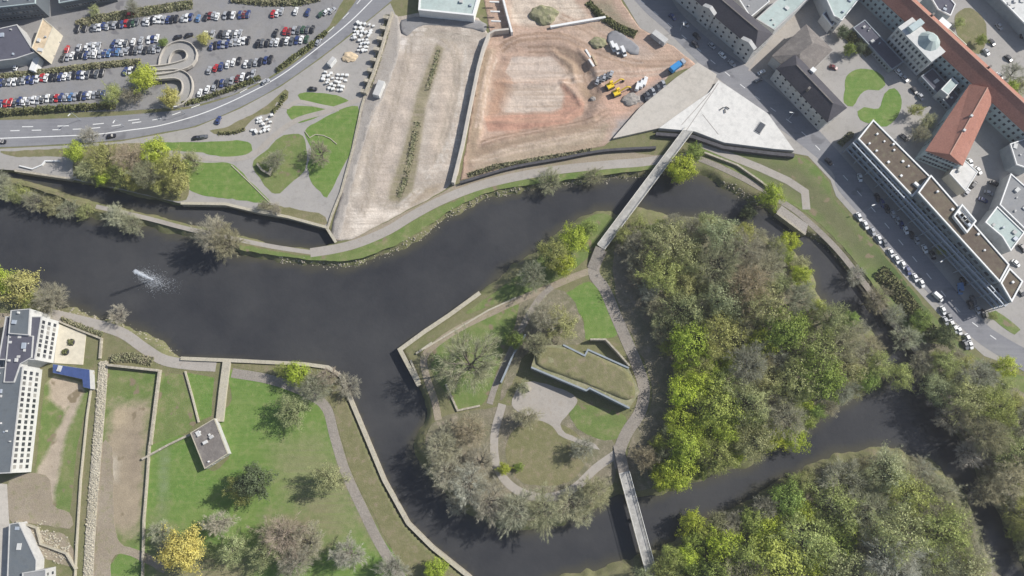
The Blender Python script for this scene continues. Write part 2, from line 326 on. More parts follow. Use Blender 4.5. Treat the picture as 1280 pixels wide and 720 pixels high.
# ---- the ground: one sheet out to the horizon
gx = np.concatenate([[-5000,-1500,-600,-400,-330], np.arange(-300, 300.1, 1.25), [330,400,600,1500,5000]])
gy = np.concatenate([[-5000,-1500,-500,-200,-120], np.arange(-95, 265.1, 1.25), [290,400,700,1600,6000]])
XX, YY = np.meshgrid(gx, gy); ZZ = hbase(XX, YY)
vs = np.stack([XX.ravel(), YY.ravel(), ZZ.ravel()], 1)
nx = len(gx); ny = len(gy)
ii, jj = np.meshgrid(np.arange(nx-1), np.arange(ny-1)); a_ = (jj*nx+ii).ravel()
fs = np.stack([a_, a_+1, a_+nx+1, a_+nx], 1)
gm = mesh('ground', vs.tolist(), fs.tolist(), M_grass, smooth=True)
paint_soil(gm, [])
tag(link('ground', gm), 'rough grass ground with river banks', None, None, 'structure')
wx = np.concatenate([[-900,-500], np.arange(-300, 300.1, 2.5), [500,900]]); wy = np.concatenate([[-900,-300], np.arange(-95, 265.1, 2.5), [500,900]])
WX, WY = np.meshgrid(wx, wy); nw = len(wx); iw, jw = np.meshgrid(np.arange(nw-1), np.arange(len(wy)-1)); aw = (jw*nw+iw).ravel()
wm = mesh('river_water', np.stack([WX.ravel(), WY.ravel(), np.full(WX.size, WL)], 1).tolist(), np.stack([aw, aw+1, aw+nw+1, aw+nw], 1).tolist(), M_water)
ix_ = np.clip(np.searchsorted(gx, WX.ravel()), 0, nx-1); iy_ = np.clip(np.searchsorted(gy, WY.ravel()), 0, ny-1); dep = WL - ZZ[iy_, ix_]
at = wm.attributes.new('shallow', 'FLOAT', 'POINT'); at.data.foreach_set('value', np.clip(1.15-dep/1.5, 0, 1))
# water only where the ground dips below it
tag(link('river_water', wm), 'dark calm river water around the wooded island', None, None, 'structure')
def hz(x, y):
    i = int(np.clip(np.searchsorted(gx, x), 1, nx-1)); j = int(np.clip(np.searchsorted(gy, y), 1, ny-1)); return float(ZZ[j-1:j+1, i-1:i+1].min())

# ------------------------------------------------------------------ sheets, ribbons, walls
def sheet_mesh(name, outline, z, mat, res=None, zf=None, skirt=0.35):
    n = len(outline); pts = [Vector((p[0], p[1])) for p in outline]
    if res:
        xs = [p.x for p in pts]; ys = [p.y for p in pts]
        X, Y = np.meshgrid(np.arange(min(xs), max(xs), res), np.arange(min(ys), max(ys), res))
        X = X + (rng.random(X.shape)-0.5)*res*0.5; Y = Y + (rng.random(Y.shape)-0.5)*res*0.5
        ok = inpoly(X, Y, pts) & (polydist(X, Y, pts) > res*0.4)
        pts = pts + [Vector((a, b)) for a, b in zip(X[ok], Y[ok])]
    v2, e, f, *_ = delaunay_2d_cdt(pts, [], [list(range(n))], 1, 0.001)
    xs = np.array([v.x for v in v2]); ys = np.array([v.y for v in v2])
    zz = zf(xs, ys) + z if zf else np.full(len(xs), z)
    V = [(x, y, q) for x, y, q in zip(xs, ys, zz)]
    Fc = [tuple(q) for q in f]
    if skirt:
        cnt = {}
        for q in Fc:
            for i in range(len(q)):
                a, b = q[i], q[(i+1) % len(q)]
                if (b, a) in cnt: del cnt[(b, a)]
                else: cnt[(a, b)] = 1
        mp = {}
        for (a, b) in cnt:
            for k in (a, b):
                if k not in mp: mp[k] = len(V); V.append((V[k][0], V[k][1], V[k][2]-skirt))
            Fc.append((b, a, mp[a], mp[b]))
    me = mesh(name, V, Fc, mat, smooth=bool(zf))
    return me
def sheet(name, label, px, mat, z=0.04, smooth=True, jit=0.0, res=None, zf=None, zpx=0.0, kind='structure', parent=None, skirt=0.35, paint=None):
    w = GL(px, zpx); o = catmull(w, True, 2.0) if smooth else linear(w, True, 3.0)
    if jit:
        x = np.array([q.x for q in o]); y = np.array([q.y for q in o])
        jx = (vnoise(x, y, 2.2, 21)-0.5)*2*jit; jy = (vnoise(x, y, 2.2, 22)-0.5)*2*jit
        o = [Vector((a+c, b+d)) for a, b, c, d in zip(x, y, jx, jy)]
    z = free_level(o, z, zf)
    me = sheet_mesh(name, o, z, mat, res, zf, skirt)
    if mat in (M_grass, M_lawn, M_lawn2, M_olive, M_sand, M_soil): paint_soil(me, paint or [])
    ob = link(name, me, parent)
    if not parent: tag(ob, label, None, None, kind)
    return ob
def offset_line(P, d):
    out = []
    for i, p in enumerate(P):
        a = (p - P[i-1]) if i > 0 else (P[1] - p); b = (P[i+1] - p) if i < len(P)-1 else a
        a = a.normalized(); b = b.normalized(); t = (a + b); t = t.normalized() if t.length > 1e-6 else a
        nrm = Vector((-t.y, t.x)); c = max(0.5, nrm.dot(Vector((-a.y, a.x)))); out.append(p + nrm * (d / c))
    return out
def ribbon_mesh(name, P, w0, w1, zt, zb, mat, org=Vector((0,0,0))):
    """solid strip along P between offsets w0 and w1; zt / zb are heights or lists of heights"""
    A = offset_line(P, w1); B = offset_line(P, w0); n = len(P); V = []; Fc = []
    for i in range(n):
        t_ = zt[i] if isinstance(zt, (list, np.ndarray)) else zt; b_ = zb[i] if isinstance(zb, (list, np.ndarray)) else zb
        V += [(A[i].x-org.x, A[i].y-org.y, t_-org.z), (B[i].x-org.x, B[i].y-org.y, t_-org.z), (B[i].x-org.x, B[i].y-org.y, b_-org.z), (A[i].x-org.x, A[i].y-org.y, b_-org.z)]
    for i in range(n-1):
        k = 4*i
        for j in range(4): Fc.append((k+j, k+(j+1) % 4, k+4+(j+1) % 4, k+4+j))
    Fc += [(0,3,2,1), (4*n-4,4*n-3,4*n-2,4*n-1)]
    me = mesh(name, V, Fc, mat); bm = bmesh.new(); bm.from_mesh(me); bmesh.ops.recalc_face_normals(bm, faces=bm.faces); bm.to_mesh(me); bm.free()
    return me
def ribbon(name, label, px, width, mat, z=0.08, smooth=True, kind='structure', zpx=0.0, jit=0.0):
    w = GL(px, zpx); P = catmull(w, False, 2.0) if smooth else linear(w, False, 4.0)
    z = free_level(P, z, None)
    ob = link(name, ribbon_mesh(name, P, -width/2, width/2, z, z-0.35, mat)); tag(ob, label, None, None, kind); return ob
def wall(name, label, px, width, z1, mat, z0=-0.2, cat='wall', smooth=False, group=None, cap=None):
    w = GL(px, z1); P = catmull(w, False, 2.5) if smooth else linear(w, False, 3.0)
    org = Vector((w[0].x, w[0].y, z0))
    jz = [z1 + (random.random()-0.5)*0.05 for _ in P]
    ob = link(name, ribbon_mesh(name, P, -width/2, width/2, jz, z0, mat, org), None, org); tag(ob, label, cat, group)
    if cap:
        link('coping', ribbon_mesh('coping', P, -width/2-0.12, width/2+0.12, [q+0.16 for q in jz], z1-0.06, cap, org), ob)
    return ob
def boxmesh(name, sx, sy, sz, mat, bevel=0.0):
    bm = bmesh.new(); bmesh.ops.create_cube(bm, size=1.0)
    for v in bm.verts: v.co = Vector((v.co.x*sx, v.co.y*sy, (v.co.z+0.5)*sz))
    if bevel: bmesh.ops.bevel(bm, geom=bm.edges[:], offset=bevel, segments=1, affect='EDGES')
    me = bpy.data.meshes.new(name); bm.to_mesh(me); bm.free(); me.materials.append(mat); return me

# ------------------------------------------------------------------ ground surfaces
sheet('car_park', 'grey asphalt car park with rows of cars', [(-160,-60),(452,-60),(436,-10),(424,8),(412,32),(385,62),(335,98),(290,119),(240,133),(150,139),(-160,146)], M_park, 0.04, False)
sheet('road', 'main road curving past the car park', [(-160,149),(0,150),(120,146),(200,140),(240,135),(290,120),(338,98),(382,68),(415,37),(440,8),(475,-40),(530,-40),(488,2),(440,41),(400,72),(350,107),(300,134),(245,157),(200,166),(150,175),(80,180),(0,184),(-160,188)], M_asph, 0.07)
sheet('park_paving', 'grey paving of the small park', [(-160,189),(0,186),(80,182),(150,177),(200,168),(245,159),(300,136),(350,109),(400,74),(440,43),(488,4),(495,20),(476,70),(462,105),(452,130),(440,185),(428,235),(410,284),(360,271),(320,264),(282,255),(225,254),(160,239),(85,223),(20,213),(-160,200)], M_pave, 0.04, False)
L_ = [([(262,163),(280,160),(300,150),(330,135),(357,112),(359,123),(340,140),(320,146),(306,160),(285,168),(268,167)], M_olive, 'olive grass bank between the main road and the paved park'),
 ([(180,178),(240,178),(300,176),(314,180),(315,188),(300,196),(270,195),(245,190),(182,185)], M_lawn, 'green lawn strip with tree bases by the park entrance'),
 ([(228,200),(250,203),(288,205),(312,226),(337,253),(300,250),(236,238)], M_lawn, 'broad lawn above the moat wall'),
 ([(345,175),(360,168),(378,170),(383,190),(381,213),(362,230),(344,243),(324,222),(316,206),(322,196),(336,186)], M_lawn2, 'oval lawn ringed by paving'),
 ([(372,119),(382,115),(420,119),(437,127),(425,134),(400,131),(376,125)], M_lawn, 'narrow lens shaped lawn beside the white pallets'),
 ([(358,141),(368,132),(407,136),(402,143),(374,154)], M_lawn, 'small wedge lawn in the middle of the park'),
 ([(381,165),(402,149),(440,132),(449,139),(445,175),(427,212),(409,247),(401,240),(390,230),(385,210),(389,186)], M_lawn, 'large bright lawn beside the rubble wall'),
 ([(322,257),(345,257),(398,267),(407,272),(404,283),(362,270)], M_olive, 'dry turf strip along the moat wall'),
 ([(0,190),(30,188),(90,185),(180,179),(182,196),(228,203),(236,236),(224,252),(160,238),(92,222),(88,198),(22,196)], M_olive, 'olive turf under the trees beside the moat')]
for px, m_, lb in L_: sheet('lawn', lb, px, m_, 0.085, True, 0.35)
sheet('terrace', 'grey stone terrace above the moat', [(20,199),(90,200),(92,219),(86,222),(20,212)], M_pave, 0.10, False)
ribbon('path', 'pale path between lawn strips in the park', [(180,191),(245,197),(290,199),(318,192),(345,168),(372,150),(410,139),(440,128),(455,122)], 2.6, M_path, 0.11)
ribbon('path', 'path along the narrow lawn', [(345,130),(360,134),(372,127),(402,133),(424,137)], 2.0, M_path, 0.115)
# causeway and promenades
sheet('causeway', 'grassy causeway between river and moat', [(-100,208),(0,224),(62,238),(112,255),(180,270),(232,283),(320,303),(390,314),(420,307),(440,302),(432,318),(400,322),(350,316),(300,307),(240,289),(200,278),(120,264),(60,241),(0,226),(-100,214)], M_olive, 0.05, True, 0.3)
ribbon('path', 'causeway footpath between river and moat', [(120,258),(185,273),(235,286),(300,300),(345,309),(392,316)], 2.0, M_path, 0.09)
ribbon('promenade', 'riverside promenade path below the sandy ground', [(388,316),(420,311),(450,303),(485,288),(520,267),(555,249),(600,232),(650,220),(700,212),(760,206),(800,203),(838,198),(872,196)], 4.2, M_path, 0.10)
ribbon('promenade', 'riverside promenade path on the town bank', [(868,196),(900,209),(940,229),(975,251),(1000,268),(1040,305),(1068,338),(1092,370),(1115,402),(1145,438),(1170,472),(1195,510),(1225,560),(1260,620),(1300,690)], 2.7, M_darkpath, 0.10)
sheet('river_bank', 'trodden grass bank above the promenade', [(440,299),(500,269),(558,238),(575,229),(640,211),(755,187),(800,192),(830,196),(760,204),(700,209),(650,217),(600,229),(553,246),(517,264),(484,284),(448,300),(425,306)], M_brown, 0.06, True, 0.3)
sheet('grass_bank', 'green bank between promenade and river', [(300,312),(350,320),(400,326),(440,325),(478,313),(518,294),(558,266),(600,245),(640,234),(700,226),(760,218),(825,210),(830,204),(762,211),(702,217),(652,225),(602,237),(560,254),(524,272),(488,293),(452,308),(422,316),(390,320),(345,314),(300,306)], M_lawn2, 0.06, True, 0.4)
# sand and pit
def tracks(line, tone, gap=6.0, wd=3.2, feather=.5):
    out = []
    P_ = catmull([Vector((a, b)) for a, b in line], False, 12.0)
    for sgn in (-1, 1):
        A = offset_line(P_, sgn*gap/2-wd/2); B = offset_line(P_, sgn*gap/2+wd/2); out.append(([(q.x, q.y) for q in A]+[(q.x, q.y) for q in B[::-1]], tone, feather))
    return out
SAND = [([(500,60),(535,60),(520,130),(505,180),(490,240),(470,260),(455,250),(470,150)], (0.44,0.375,0.315), 6), ([(495,30),(525,28),(515,60),(495,62)], (0.60,0.55,0.50), 4), ([(440,265),(465,255),(500,262),(470,285),(440,295)], (0.62,0.55,0.47), 5),
 ([(552,70),(590,60),(575,150),(560,200),(545,215),(535,190),(545,120)], (0.47,0.395,0.325), 5), ([(545,54),(556,60),(550,82),(534,130),(526,185),(516,240),(500,258),(484,254),(486,238),(505,180),(521,115),(536,75)], (0.23,0.205,0.13), 1.3), ([(520,236),(560,226),(545,242),(505,262)], (0.33,0.27,0.20), 2.5), ([(470,100),(482,102),(470,150),(458,190)], (0.38,0.34,0.30), 3)]
sheet('sand_strip', 'pale sandy building ground with ruts', soft_px[0], M_sand, 0.02, False, 0.3, 1.3, hsoft, paint=SAND+sum([tracks(l, c) for l, c in (([(515,40),(505,90),(488,150),(470,210),(452,270)], (0.34,0.29,0.235)), ([(530,40),(560,50),(572,90),(560,150),(545,205)], (0.35,0.30,0.24)), ([(585,60),(580,110),(566,170),(540,220),(500,260)], (0.52,0.47,0.41)), ([(500,45),(540,42),(590,50)], (0.36,0.32,0.27)), ([(468,160),(462,210),(470,250),(500,258)], (0.36,0.31,0.25)))], []))
SITE = [([(636,-4),(705,-14),(738,22),(705,30),(660,32),(640,28)], (0.52,0.44,0.36), 3), ([(640,70),(690,68),(714,92),(700,99),(645,101),(632,88)], (0.50,0.415,0.35), .9), ([(700,98),(718,118),(732,125),(730,140),(706,154),(660,160),(610,163),(604,144),(640,141),(690,139),(702,133),(706,116)], (0.45,0.265,0.195), 1.0),
 ([(630,106),(700,104),(706,116),(702,133),(690,138),(632,139),(622,125)], (0.50,0.415,0.345), .8), ([(690,60),(725,64),(738,90),(716,98),(706,84)], (0.34,0.25,0.18), 3), ([(796,95),(838,70),(864,66),(870,82),(838,92),(790,138),(772,154),(757,132),(742,125),(750,110),(776,98)], (0.47,0.31,0.235), 4), ([(722,100),(755,118),(742,130),(728,120)], (0.36,0.26,0.18), 3),
 ([(600,190),(640,182),(700,170),(740,158),(765,152),(752,184),(640,209),(580,226)], (0.36,0.29,0.215), 3), ([(590,185),(650,172),(700,162),(742,152),(742,160),(700,170),(640,184),(588,200)], (0.29,0.215,0.155), 2), ([(770,150),(800,140),(780,165),(758,182)], (0.33,0.31,0.30), 2.5), ([(604,60),(618,62),(606,120),(598,185),(586,215),(584,180),(594,120)], (0.33,0.255,0.185), 2.5), ([(790,120),(840,92),(850,88),(800,136)], (0.26,0.235,0.225), 2), ([(740,46),(752,44),(800,60),(812,72),(790,74),(765,62)], (0.27,0.25,0.25), 3), ([(618,100),(630,98),(640,104),(625,140),(610,145)], (0.42,0.27,0.19), 3), ([(735,0),(760,0),(796,40),(770,42),(745,25)], (0.24,0.21,0.15), 4), ([(705,30),(760,28),(800,60),(840,62),(860,75),(820,85),(770,80),(730,60)], (0.45,0.34,0.265), 6)]
sheet('site_soil', 'brown excavated soil of the building site', soft_px[1], M_soil, 0.02, False, 0.3, 1.0, hsoft, paint=SITE+sum([tracks(l, c) for l, c in (([(860,78),(820,80),(780,76),(735,60),(700,45),(650,48),(625,60)], (0.31,0.215,0.155)), ([(855,84),(800,92),(750,92),(715,98),(640,102)], (0.49,0.385,0.31)), ([(760,140),(745,150),(700,158),(640,168),(600,180)], (0.29,0.205,0.15)), ([(748,120),(735,100),(728,75),(700,62),(660,60)], (0.30,0.21,0.155)), ([(750,165),(700,176),(640,188),(590,205)], (0.45,0.36,0.285)), ([(618,70),(606,110),(598,160)], (0.47,0.37,0.30)), ([(700,20),(740,40),(790,66)], (0.33,0.24,0.18)))], []))
sheet('asphalt_remnant', 'dark asphalt remnant behind the white vans', [(760,42),(772,40),(790,52),(800,60),(798,68),(788,68),(762,56)], M_asph, 0.30, True, 0.8, 1.6, hsoft)
sheet('ballast_strip', 'grey ballast strip along the buttressed wall', [(478,25),(496,20),(500,55),(488,100),(470,140),(455,180),(440,235),(424,298),(413,292),(424,250),(440,180),(452,130),(466,90)], M_gravel, 0.10, True, 0.4, 1.6, hsoft)
sheet('ballast_strip', 'dark tarmac apron below the white hall', [(512,22),(600,26),(606,40),(590,36),(530,32),(508,45),(500,36)], M_park, 0.12, True, 0.3, 1.6, hsoft)
# town
sheet('town_paving', 'grey paving between the town buildings', [(755,-40),(1400,-60),(1420,560),(1300,470),(1230,445),(1180,400),(1130,345),(1085,290),(1045,245),(1038,225),(1010,195),(930,180),(885,170),(838,150),(870,85),(842,58),(800,35)], M_pave, 0.05, False)
sheet('road', 'street in front of the town buildings', [(765,-40),(800,8),(835,40),(880,85),(900,100),(960,150),(1000,180),(1040,215),(1048,238),(1100,296),(1160,366),(1200,408),(1240,440),(1330,490),(1345,470),(1262,425),(1225,398),(1180,345),(1120,275),(1070,215),(1030,170),(990,130),(945,92),(900,60),(850,15),(815,-40)], M_asph, 0.08)
sheet('road', 'side street between pale town houses', [(935,88),(955,95),(1015,35),(1020,8),(1000,10),(950,65)], M_path, 0.085, False)
sheet('plaza', 'pale concrete plaza slab beside the site', [(766,173),(800,134),(845,97),(872,78),(896,93),(887,115),(840,148),(824,160)], M_conc, 1.6, False, zpx=1.6, skirt=1.8)
sheet('plaza', 'bright concrete plaza slab at the bridge head', [(824,160),(840,148),(887,115),(898,100),(925,118),(960,142),(993,188),(968,186),(905,178),(868,164)], M_conc2, 2.6, False, zpx=2.6, skirt=2.8)
for px in ([(852,156),(888,116)], [(878,143),(898,168)], [(858,163),(898,104)]):
    ribbon('paving_joint', 'dark drainage joint across the plaza', px, 0.3, M_gravel, 2.63, False, zpx=2.6)
sheet('lawn', 'crescent lawn at the north of the round courtyard', [(1058,96),(1070,87),(1090,87),(1105,97),(1107,106),(1098,113),(1085,112),(1075,118),(1066,133),(1055,128),(1056,112)], M_lawn, 0.10, True, 0.2)
sheet('lawn', 'crescent lawn at the south of the round courtyard', [(1072,139),(1080,134),(1098,136),(1106,117),(1118,110),(1127,125),(1122,145),(1108,158),(1092,156),(1075,150)], M_lawn, 0.10, True, 0.2)
sheet('lawn', 'green verge between street and riverside path', [(868,176),(905,182),(968,192),(1010,200),(1038,232),(1042,248),(1085,295),(1130,350),(1178,408),(1230,452),(1320,500),(1320,640),(1260,600),(1215,525),(1180,468),(1150,432),(1120,395),(1095,362),(1072,330),(1045,300),(1015,272),(980,250),(945,228),(900,204)], M_lawn2, 0.07, True, 0.4, 3.0, paint=[([(1080,300),(1110,318),(1150,365),(1165,395),(1150,405),(1120,370),(1090,330)], (0.085,0.12,0.04), 5), ([(900,190),(1000,205),(1035,240),(1075,290),(1100,330),(1080,330),(1040,290),(1000,250),(940,215)], (0.135,0.14,0.07), 6), ([(1150,400),(1220,450),(1300,520),(1280,560),(1190,470)], (0.18,0.155,0.10), 8)])
ribbon('ramp_path', 'concrete ramp path from the bridge head', [(872,178),(905,192),(950,210),(985,226),(1006,240),(1008,262)], 3.6, M_path, 0.13, False)
sheet('dock', 'concrete landing stage on the town bank', [(971,265),(977,257),(1010,281),(1007,292)], M_gravel, 0.12, False, skirt=3.2)
sheet('lawn', 'grass strip at the foot of the office block', [(1236,392),(1244,388),(1275,412),(1268,418),(1248,405)], M_lawn2, 0.12, True, 0.2)
sheet('car_park', 'pale courtyard car park behind the red roofed block', [(1205,30),(1235,0),(1290,50),(1300,130),(1262,112),(1225,80)], M_pave, 0.10, False)
sheet('lawn', 'patchy lawn beside the courtyard car park', [(1195,18),(1212,10),(1232,30),(1228,66),(1210,62),(1196,40)], M_olive, 0.12, True, 0.3)
# island
sheet('lawn', 'sloping lawn by the bastion point of the island', [(545,432),(580,408),(610,392),(645,380),(652,392),(632,430),(622,460),(605,502),(572,512),(556,490),(540,462)], M_lawn2, 0.06, True, 0.4)
sheet('lawn', 'dark green lawn between island paths', [(716,362),(736,352),(752,366),(764,390),(772,418),(752,424),(732,424),(728,396),(705,372)], M_lawn, 0.06, True, 0.3)
sheet('lawn', 'green glacis at the north tip of the island', [(745,268),(768,276),(745,310),(715,338),(662,366),(620,380),(582,392),(620,364),(655,338),(700,298)], M_lawn2, 0.06, True, 0.4)
sheet('wood_floor', 'leaf litter floor of the island wood', [(775,290),(830,280),(900,290),(960,305),(1000,335),(1010,375),(1060,400),(1095,440),(1098,465),(1050,495),(1010,520),(970,550),(930,570),(850,598),(790,612),(785,560),(812,510),(812,470),(790,420),(768,360)], M_litter, 0.05, True, 0.5)
sheet('wood_floor', 'leaf litter round the sunken garden on the island', [(545,525),(600,512),(655,505),(700,515),(765,550),(768,600),(735,630),(690,648),(640,652),(595,635),(555,600),(532,560)], M_litter, 0.05, True, 0.5)
sheet('wood_floor', 'brown ground under the bare trees of the island centre', [(655,372),(700,362),(722,385),(730,425),(700,432),(660,440),(640,480),(625,500),(640,430)], M_litter, 0.06, True, 0.5)
sheet('lawn', 'grass ring in the middle of the island garden', [(640,540),(670,525),(710,535),(735,560),(725,590),(690,608),(650,600),(632,570)], M_olive, 0.08, True, 0.5)
sheet('lawn', 'green lawn below the grass roofed casemate', [(712,510),(745,508),(782,522),(775,545),(755,550),(722,535)], M_lawn2, 0.09, True, 0.3)
sheet('courtyard', 'gravel courtyard in front of the casemate', [(655,478),(690,482),(722,500),(700,530),(715,545),(745,555),(750,562),(705,548),(690,532),(660,520),(640,505)], M_path, 0.10, True, 0.3)
ribbon('path', 'cobbled island path from bridge to bridge', [(752,312),(742,340),(756,362),(770,395),(783,425),(797,458),(805,486),(800,515),(784,540),(774,565),(776,585)], 5.0, M_darkpath, 0.12)
ribbon('path', 'island path along the bastion edge', [(748,335),(720,345),(690,358),(655,372),(620,388),(575,410),(545,430),(530,447),(533,470),(543,500),(548,525)], 3.0, M_brown, 0.11)
ribbon('path', 'island path past the long ditch', [(690,358),(672,376),(655,405),(638,440),(620,480),(612,505)], 2.6, M_darkpath, 0.13)
ribbon('path', 'ring path round the island garden', [(628,505),(618,545),(622,585),(645,612),(680,622),(715,612),(745,585),(772,566)], 3.4, M_path, 0.12)
# lower right wood and town bank
sheet('wood_floor', 'leaf litter floor of the lower right wood', [(790,720),(840,690),(885,662),(935,632),(1000,600),(1045,580),(1100,570),(1155,583),(1185,608),(1210,648),(1230,700),(1250,760),(800,780)], M_litter, 0.05, True, 0.5)
sheet('wood_floor', 'brown ground under the riverside trees of the town bank', [(1150,430),(1200,440),(1290,500),(1340,560),(1340,720),(1290,700),(1240,610),(1195,530),(1165,470)], M_litter, 0.085, True, 0.5)
# lower left
sheet('meadow', 'wide green meadow inside the walls', [(288,462),(345,475),(405,505),(425,560),(450,620),(480,675),(500,740),(140,760),(182,640),(186,560),(238,545),(262,588),(288,566),(272,524),(290,500)], M_lawn, 0.06, True, 0.4, 3.0, paint=[([(340,560),(400,540),(430,600),(450,660),(420,690),(380,650),(350,620)], (0.20,0.21,0.10), 10), ([(190,650),(260,690),(330,700),(300,740),(190,740)], (0.21,0.19,0.11), 9), ([(200,560),(212,560),(208,640),(198,650)], (0.17,0.22,0.10), 3), ([(420,560),(450,620),(480,680),(470,690),(440,640),(415,590)], (0.23,0.20,0.13), 4), ([(330,640),(400,640),(410,690),(340,700)], (0.20,0.17,0.11), 8)])
sheet('meadow', 'patchy grass plot between rubble strip and wall', [(134,462),(196,466),(188,520),(184,560),(181,640),(178,680),(150,690),(130,690),(124,600)], M_lawn2, 0.06, False, 0.3, 2.0, paint=[([(142,505),(186,500),(182,560),(180,640),(170,668),(136,662),(126,600),(134,545)], (0.31,0.255,0.18), 5), ([(138,570),(146,575),(144,600),(136,600)], (0.46,0.41,0.33), 2), ([(160,540),(182,540),(180,600),(160,600)], (0.27,0.22,0.16), 4), ([(140,510),(160,505),(158,530),(142,535)], (0.38,0.31,0.21), 3)])
sheet('meadow', 'grass plot between two low walls', [(200,466),(228,468),(246,528),(236,540),(190,556),(196,500)], M_lawn2, 0.065, False, 0.2)
sheet('meadow', 'small bright grass plot beside the thick wall', [(233,466),(268,472),(264,520),(250,526)], M_lawn, 0.065, False, 0.2)
ribbon('path', 'bank path from the white building to the walls', [(60,392),(105,402),(150,415),(180,435),(205,450),(240,456),(270,458)], 4.5, M_path, 0.10)
ribbon('path', 'wall walk path along the river wall', [(290,466),(340,475),(385,492),(408,510),(418,545),(432,590),(455,640),(475,680),(500,720),(520,750)], 4.0, M_darkpath, 0.11)
sheet('rampart', 'dry turf rampart behind the river wall', [(290,456),(380,459),(408,464),(422,476),(432,505),(452,555),(476,610),(508,666),(536,694),(575,730),(530,740),(500,705),(470,650),(440,590),(424,540),(410,498),(380,480),(340,468)], M_olive, 0.07, True, 0.4)
sheet('track', 'brown track leading to the lower gate', [(124,560),(140,560),(142,640),(150,678),(180,690),(210,708),(205,716),(160,694),(140,700),(138,760),(118,760),(120,660)], M_brown, 0.12, True, 0.4)
sheet('meadow', 'green garden beside the white building', [(68,468),(103,478),(112,490),(96,560),(88,640),(60,636),(44,590),(56,480)], M_lawn2, 0.06, False, 0.3, 1.6, paint=[([(58,468),(102,478),(98,496),(80,514),(64,502)], (0.40,0.33,0.25), 2.0), ([(98,480),(108,484),(82,545),(74,590),(66,630),(44,640),(40,600),(62,560),(80,520)], (0.37,0.31,0.24), 1.8)])
sheet('terrace', 'pale beige roof terrace beside the white building', [(74,405),(108,418),(104,456),(68,454)], M_cream, 0.30, False)
sheet('yard', 'pale concrete yard in the lower left corner', [(-60,600),(9,605),(12,660),(10,780),(-60,780)], M_conc, 0.12, False)
sheet('track', 'worn earth yard below the white building', [(12,600),(46,592),(62,600),(66,632),(88,640),(86,660),(30,652),(12,650)], M_brown, 0.11, True, 0.6)
sheet('yard', 'brown gravel yard left of the white building', [(-60,388),(14,392),(12,430),(-60,430)], M_brown, 0.10, False)

# ------------------------------------------------------------------ road markings
def markings(px, width, dash=None, off=0.0, label='white lane line on the main road', z=0.10):
    P = catmull(GL(px), False, 1.0); P = offset_line(P, off) if off else P
    if not dash:
        tag(link('road_marking', ribbon_mesh('road_marking', P, -width/2, width/2, z, z-0.02, M_white)), label, None, None, 'structure'); return
    V = []; Fc = []; i = 0; on, gap = dash
    while i + on < len(P):
        seg = P[i:i+on+1]; A = offset_line(seg, width/2); B = offset_line(seg, -width/2); k = len(V)
        V += [(A[j].x, A[j].y, z) for j in range(len(seg))] + [(B[j].x, B[j].y, z) for j in range(len(seg))]
        n_ = len(seg); Fc += [(k+j, k+n_+j, k+n_+j+1, k+j+1) for j in range(n_-1)]; i += on + gap
    tag(link('road_marking', mesh('road_marking', V, Fc, M_white)), label, None, None, 'structure')
markings([(-60,175),(0,173),(80,170),(120,168),(160,163),(200,157),(250,143),(300,122),(350,95),(400,58),(440,25),(475,-10)], 0.45, None, 0, 'solid white line along the lower side of the main road')
markings([(-60,167),(0,164),(80,162),(120,160),(165,154),(205,147),(250,131)], 0.4, (4,5), 0, 'dashed white lane line on the main road')
markings([(-60,161),(0,159),(60,158),(110,156),(150,152),(200,146)], 0.4, (5,11), 0, 'sparse dashed line on the far lane of the main road')
markings([(300,116),(340,94),(385,62),(430,22),(455,-5)], 0.35, (4,6), 0, 'dashed white line on the climbing bend of the main road')
markings([(800,0),(850,42),(900,85),(950,125),(1000,163),(1050,215),(1100,272),(1150,332),(1200,390),(1250,428)], 0.3, (3,6), 0, 'dashed white centre line of the town street')

# ------------------------------------------------------------------ walls
wall('river_wall', 'long pale stone river wall of the lower left meadow', [(226,448),(300,451),(380,455),(410,459),(426,470),(436,495),(455,540),(480,600),(510,654),(540,684),(585,720),(620,752)], 1.3, 0.7, M_stone, -3.4, cap=M_palestone)
wall('bastion_wall', 'stone bastion wall at the western point of the island', [(642,372),(600,366),(560,395),(530,415),(500,437),(510,456),(524,482)][1:], 1.6, 0.6, M_stone, -3.4, cap=M_palestone)
wall('parapet_wall', 'low pale parapet inside the bastion point', [(520,442),(540,428),(516,452),(526,478)][0:2], 0.8, 0.8, M_palestone)
wall('parapet_wall', 'short pale parapet facing west on the bastion', [(513,450),(525,478)], 0.8, 0.8, M_palestone)
wall('stone_edging', 'long pale stone edging above the bastion wall', [(530,436),(550,424),(580,406),(610,388),(645,372)], 0.7, 0.6, M_palestone)
wall('garden_wall', 'retaining wall of the sunken lawn on the island', [(557,480),(572,513),(600,507)], 0.8, 0.8, M_stone)
wall('moat_wall', 'long retaining wall between park and moat', [(226,254),(282,255),(320,264),(360,271),(408,284),(420,303)], 1.0, 0.5, M_stone, -3.4, cap=M_palestone)
wall('terrace_wall', 'retaining wall of the stone terrace at the moat', [(18,213),(86,223),(95,221)], 0.9, 0.6, M_stone, -3.4)
wall('terrace_parapet', 'white zigzag parapet on the stone terrace', [(24,207),(40,211),(52,206),(56,201),(75,201)], 0.5, 0.9, M_white)
wall('rubble_wall', 'long pale rubble wall between park lawn and ballast', [(462,100),(452,132),(441,185),(426,240),(414,270),(409,286)], 0.9, 0.7, M_stone)
wall('site_wall', 'tall concrete wall with black face beside the pit', [(611,42),(604,60),(598,82),(588,130),(578,180),(566,228)], 1.3, 3.4, M_conc, -1.0)
wall('site_wall', 'stepped concrete wall at the top of the site', [(611,42),(618,38),(636,36)], 1.0, 3.2, M_conc, -1.0)
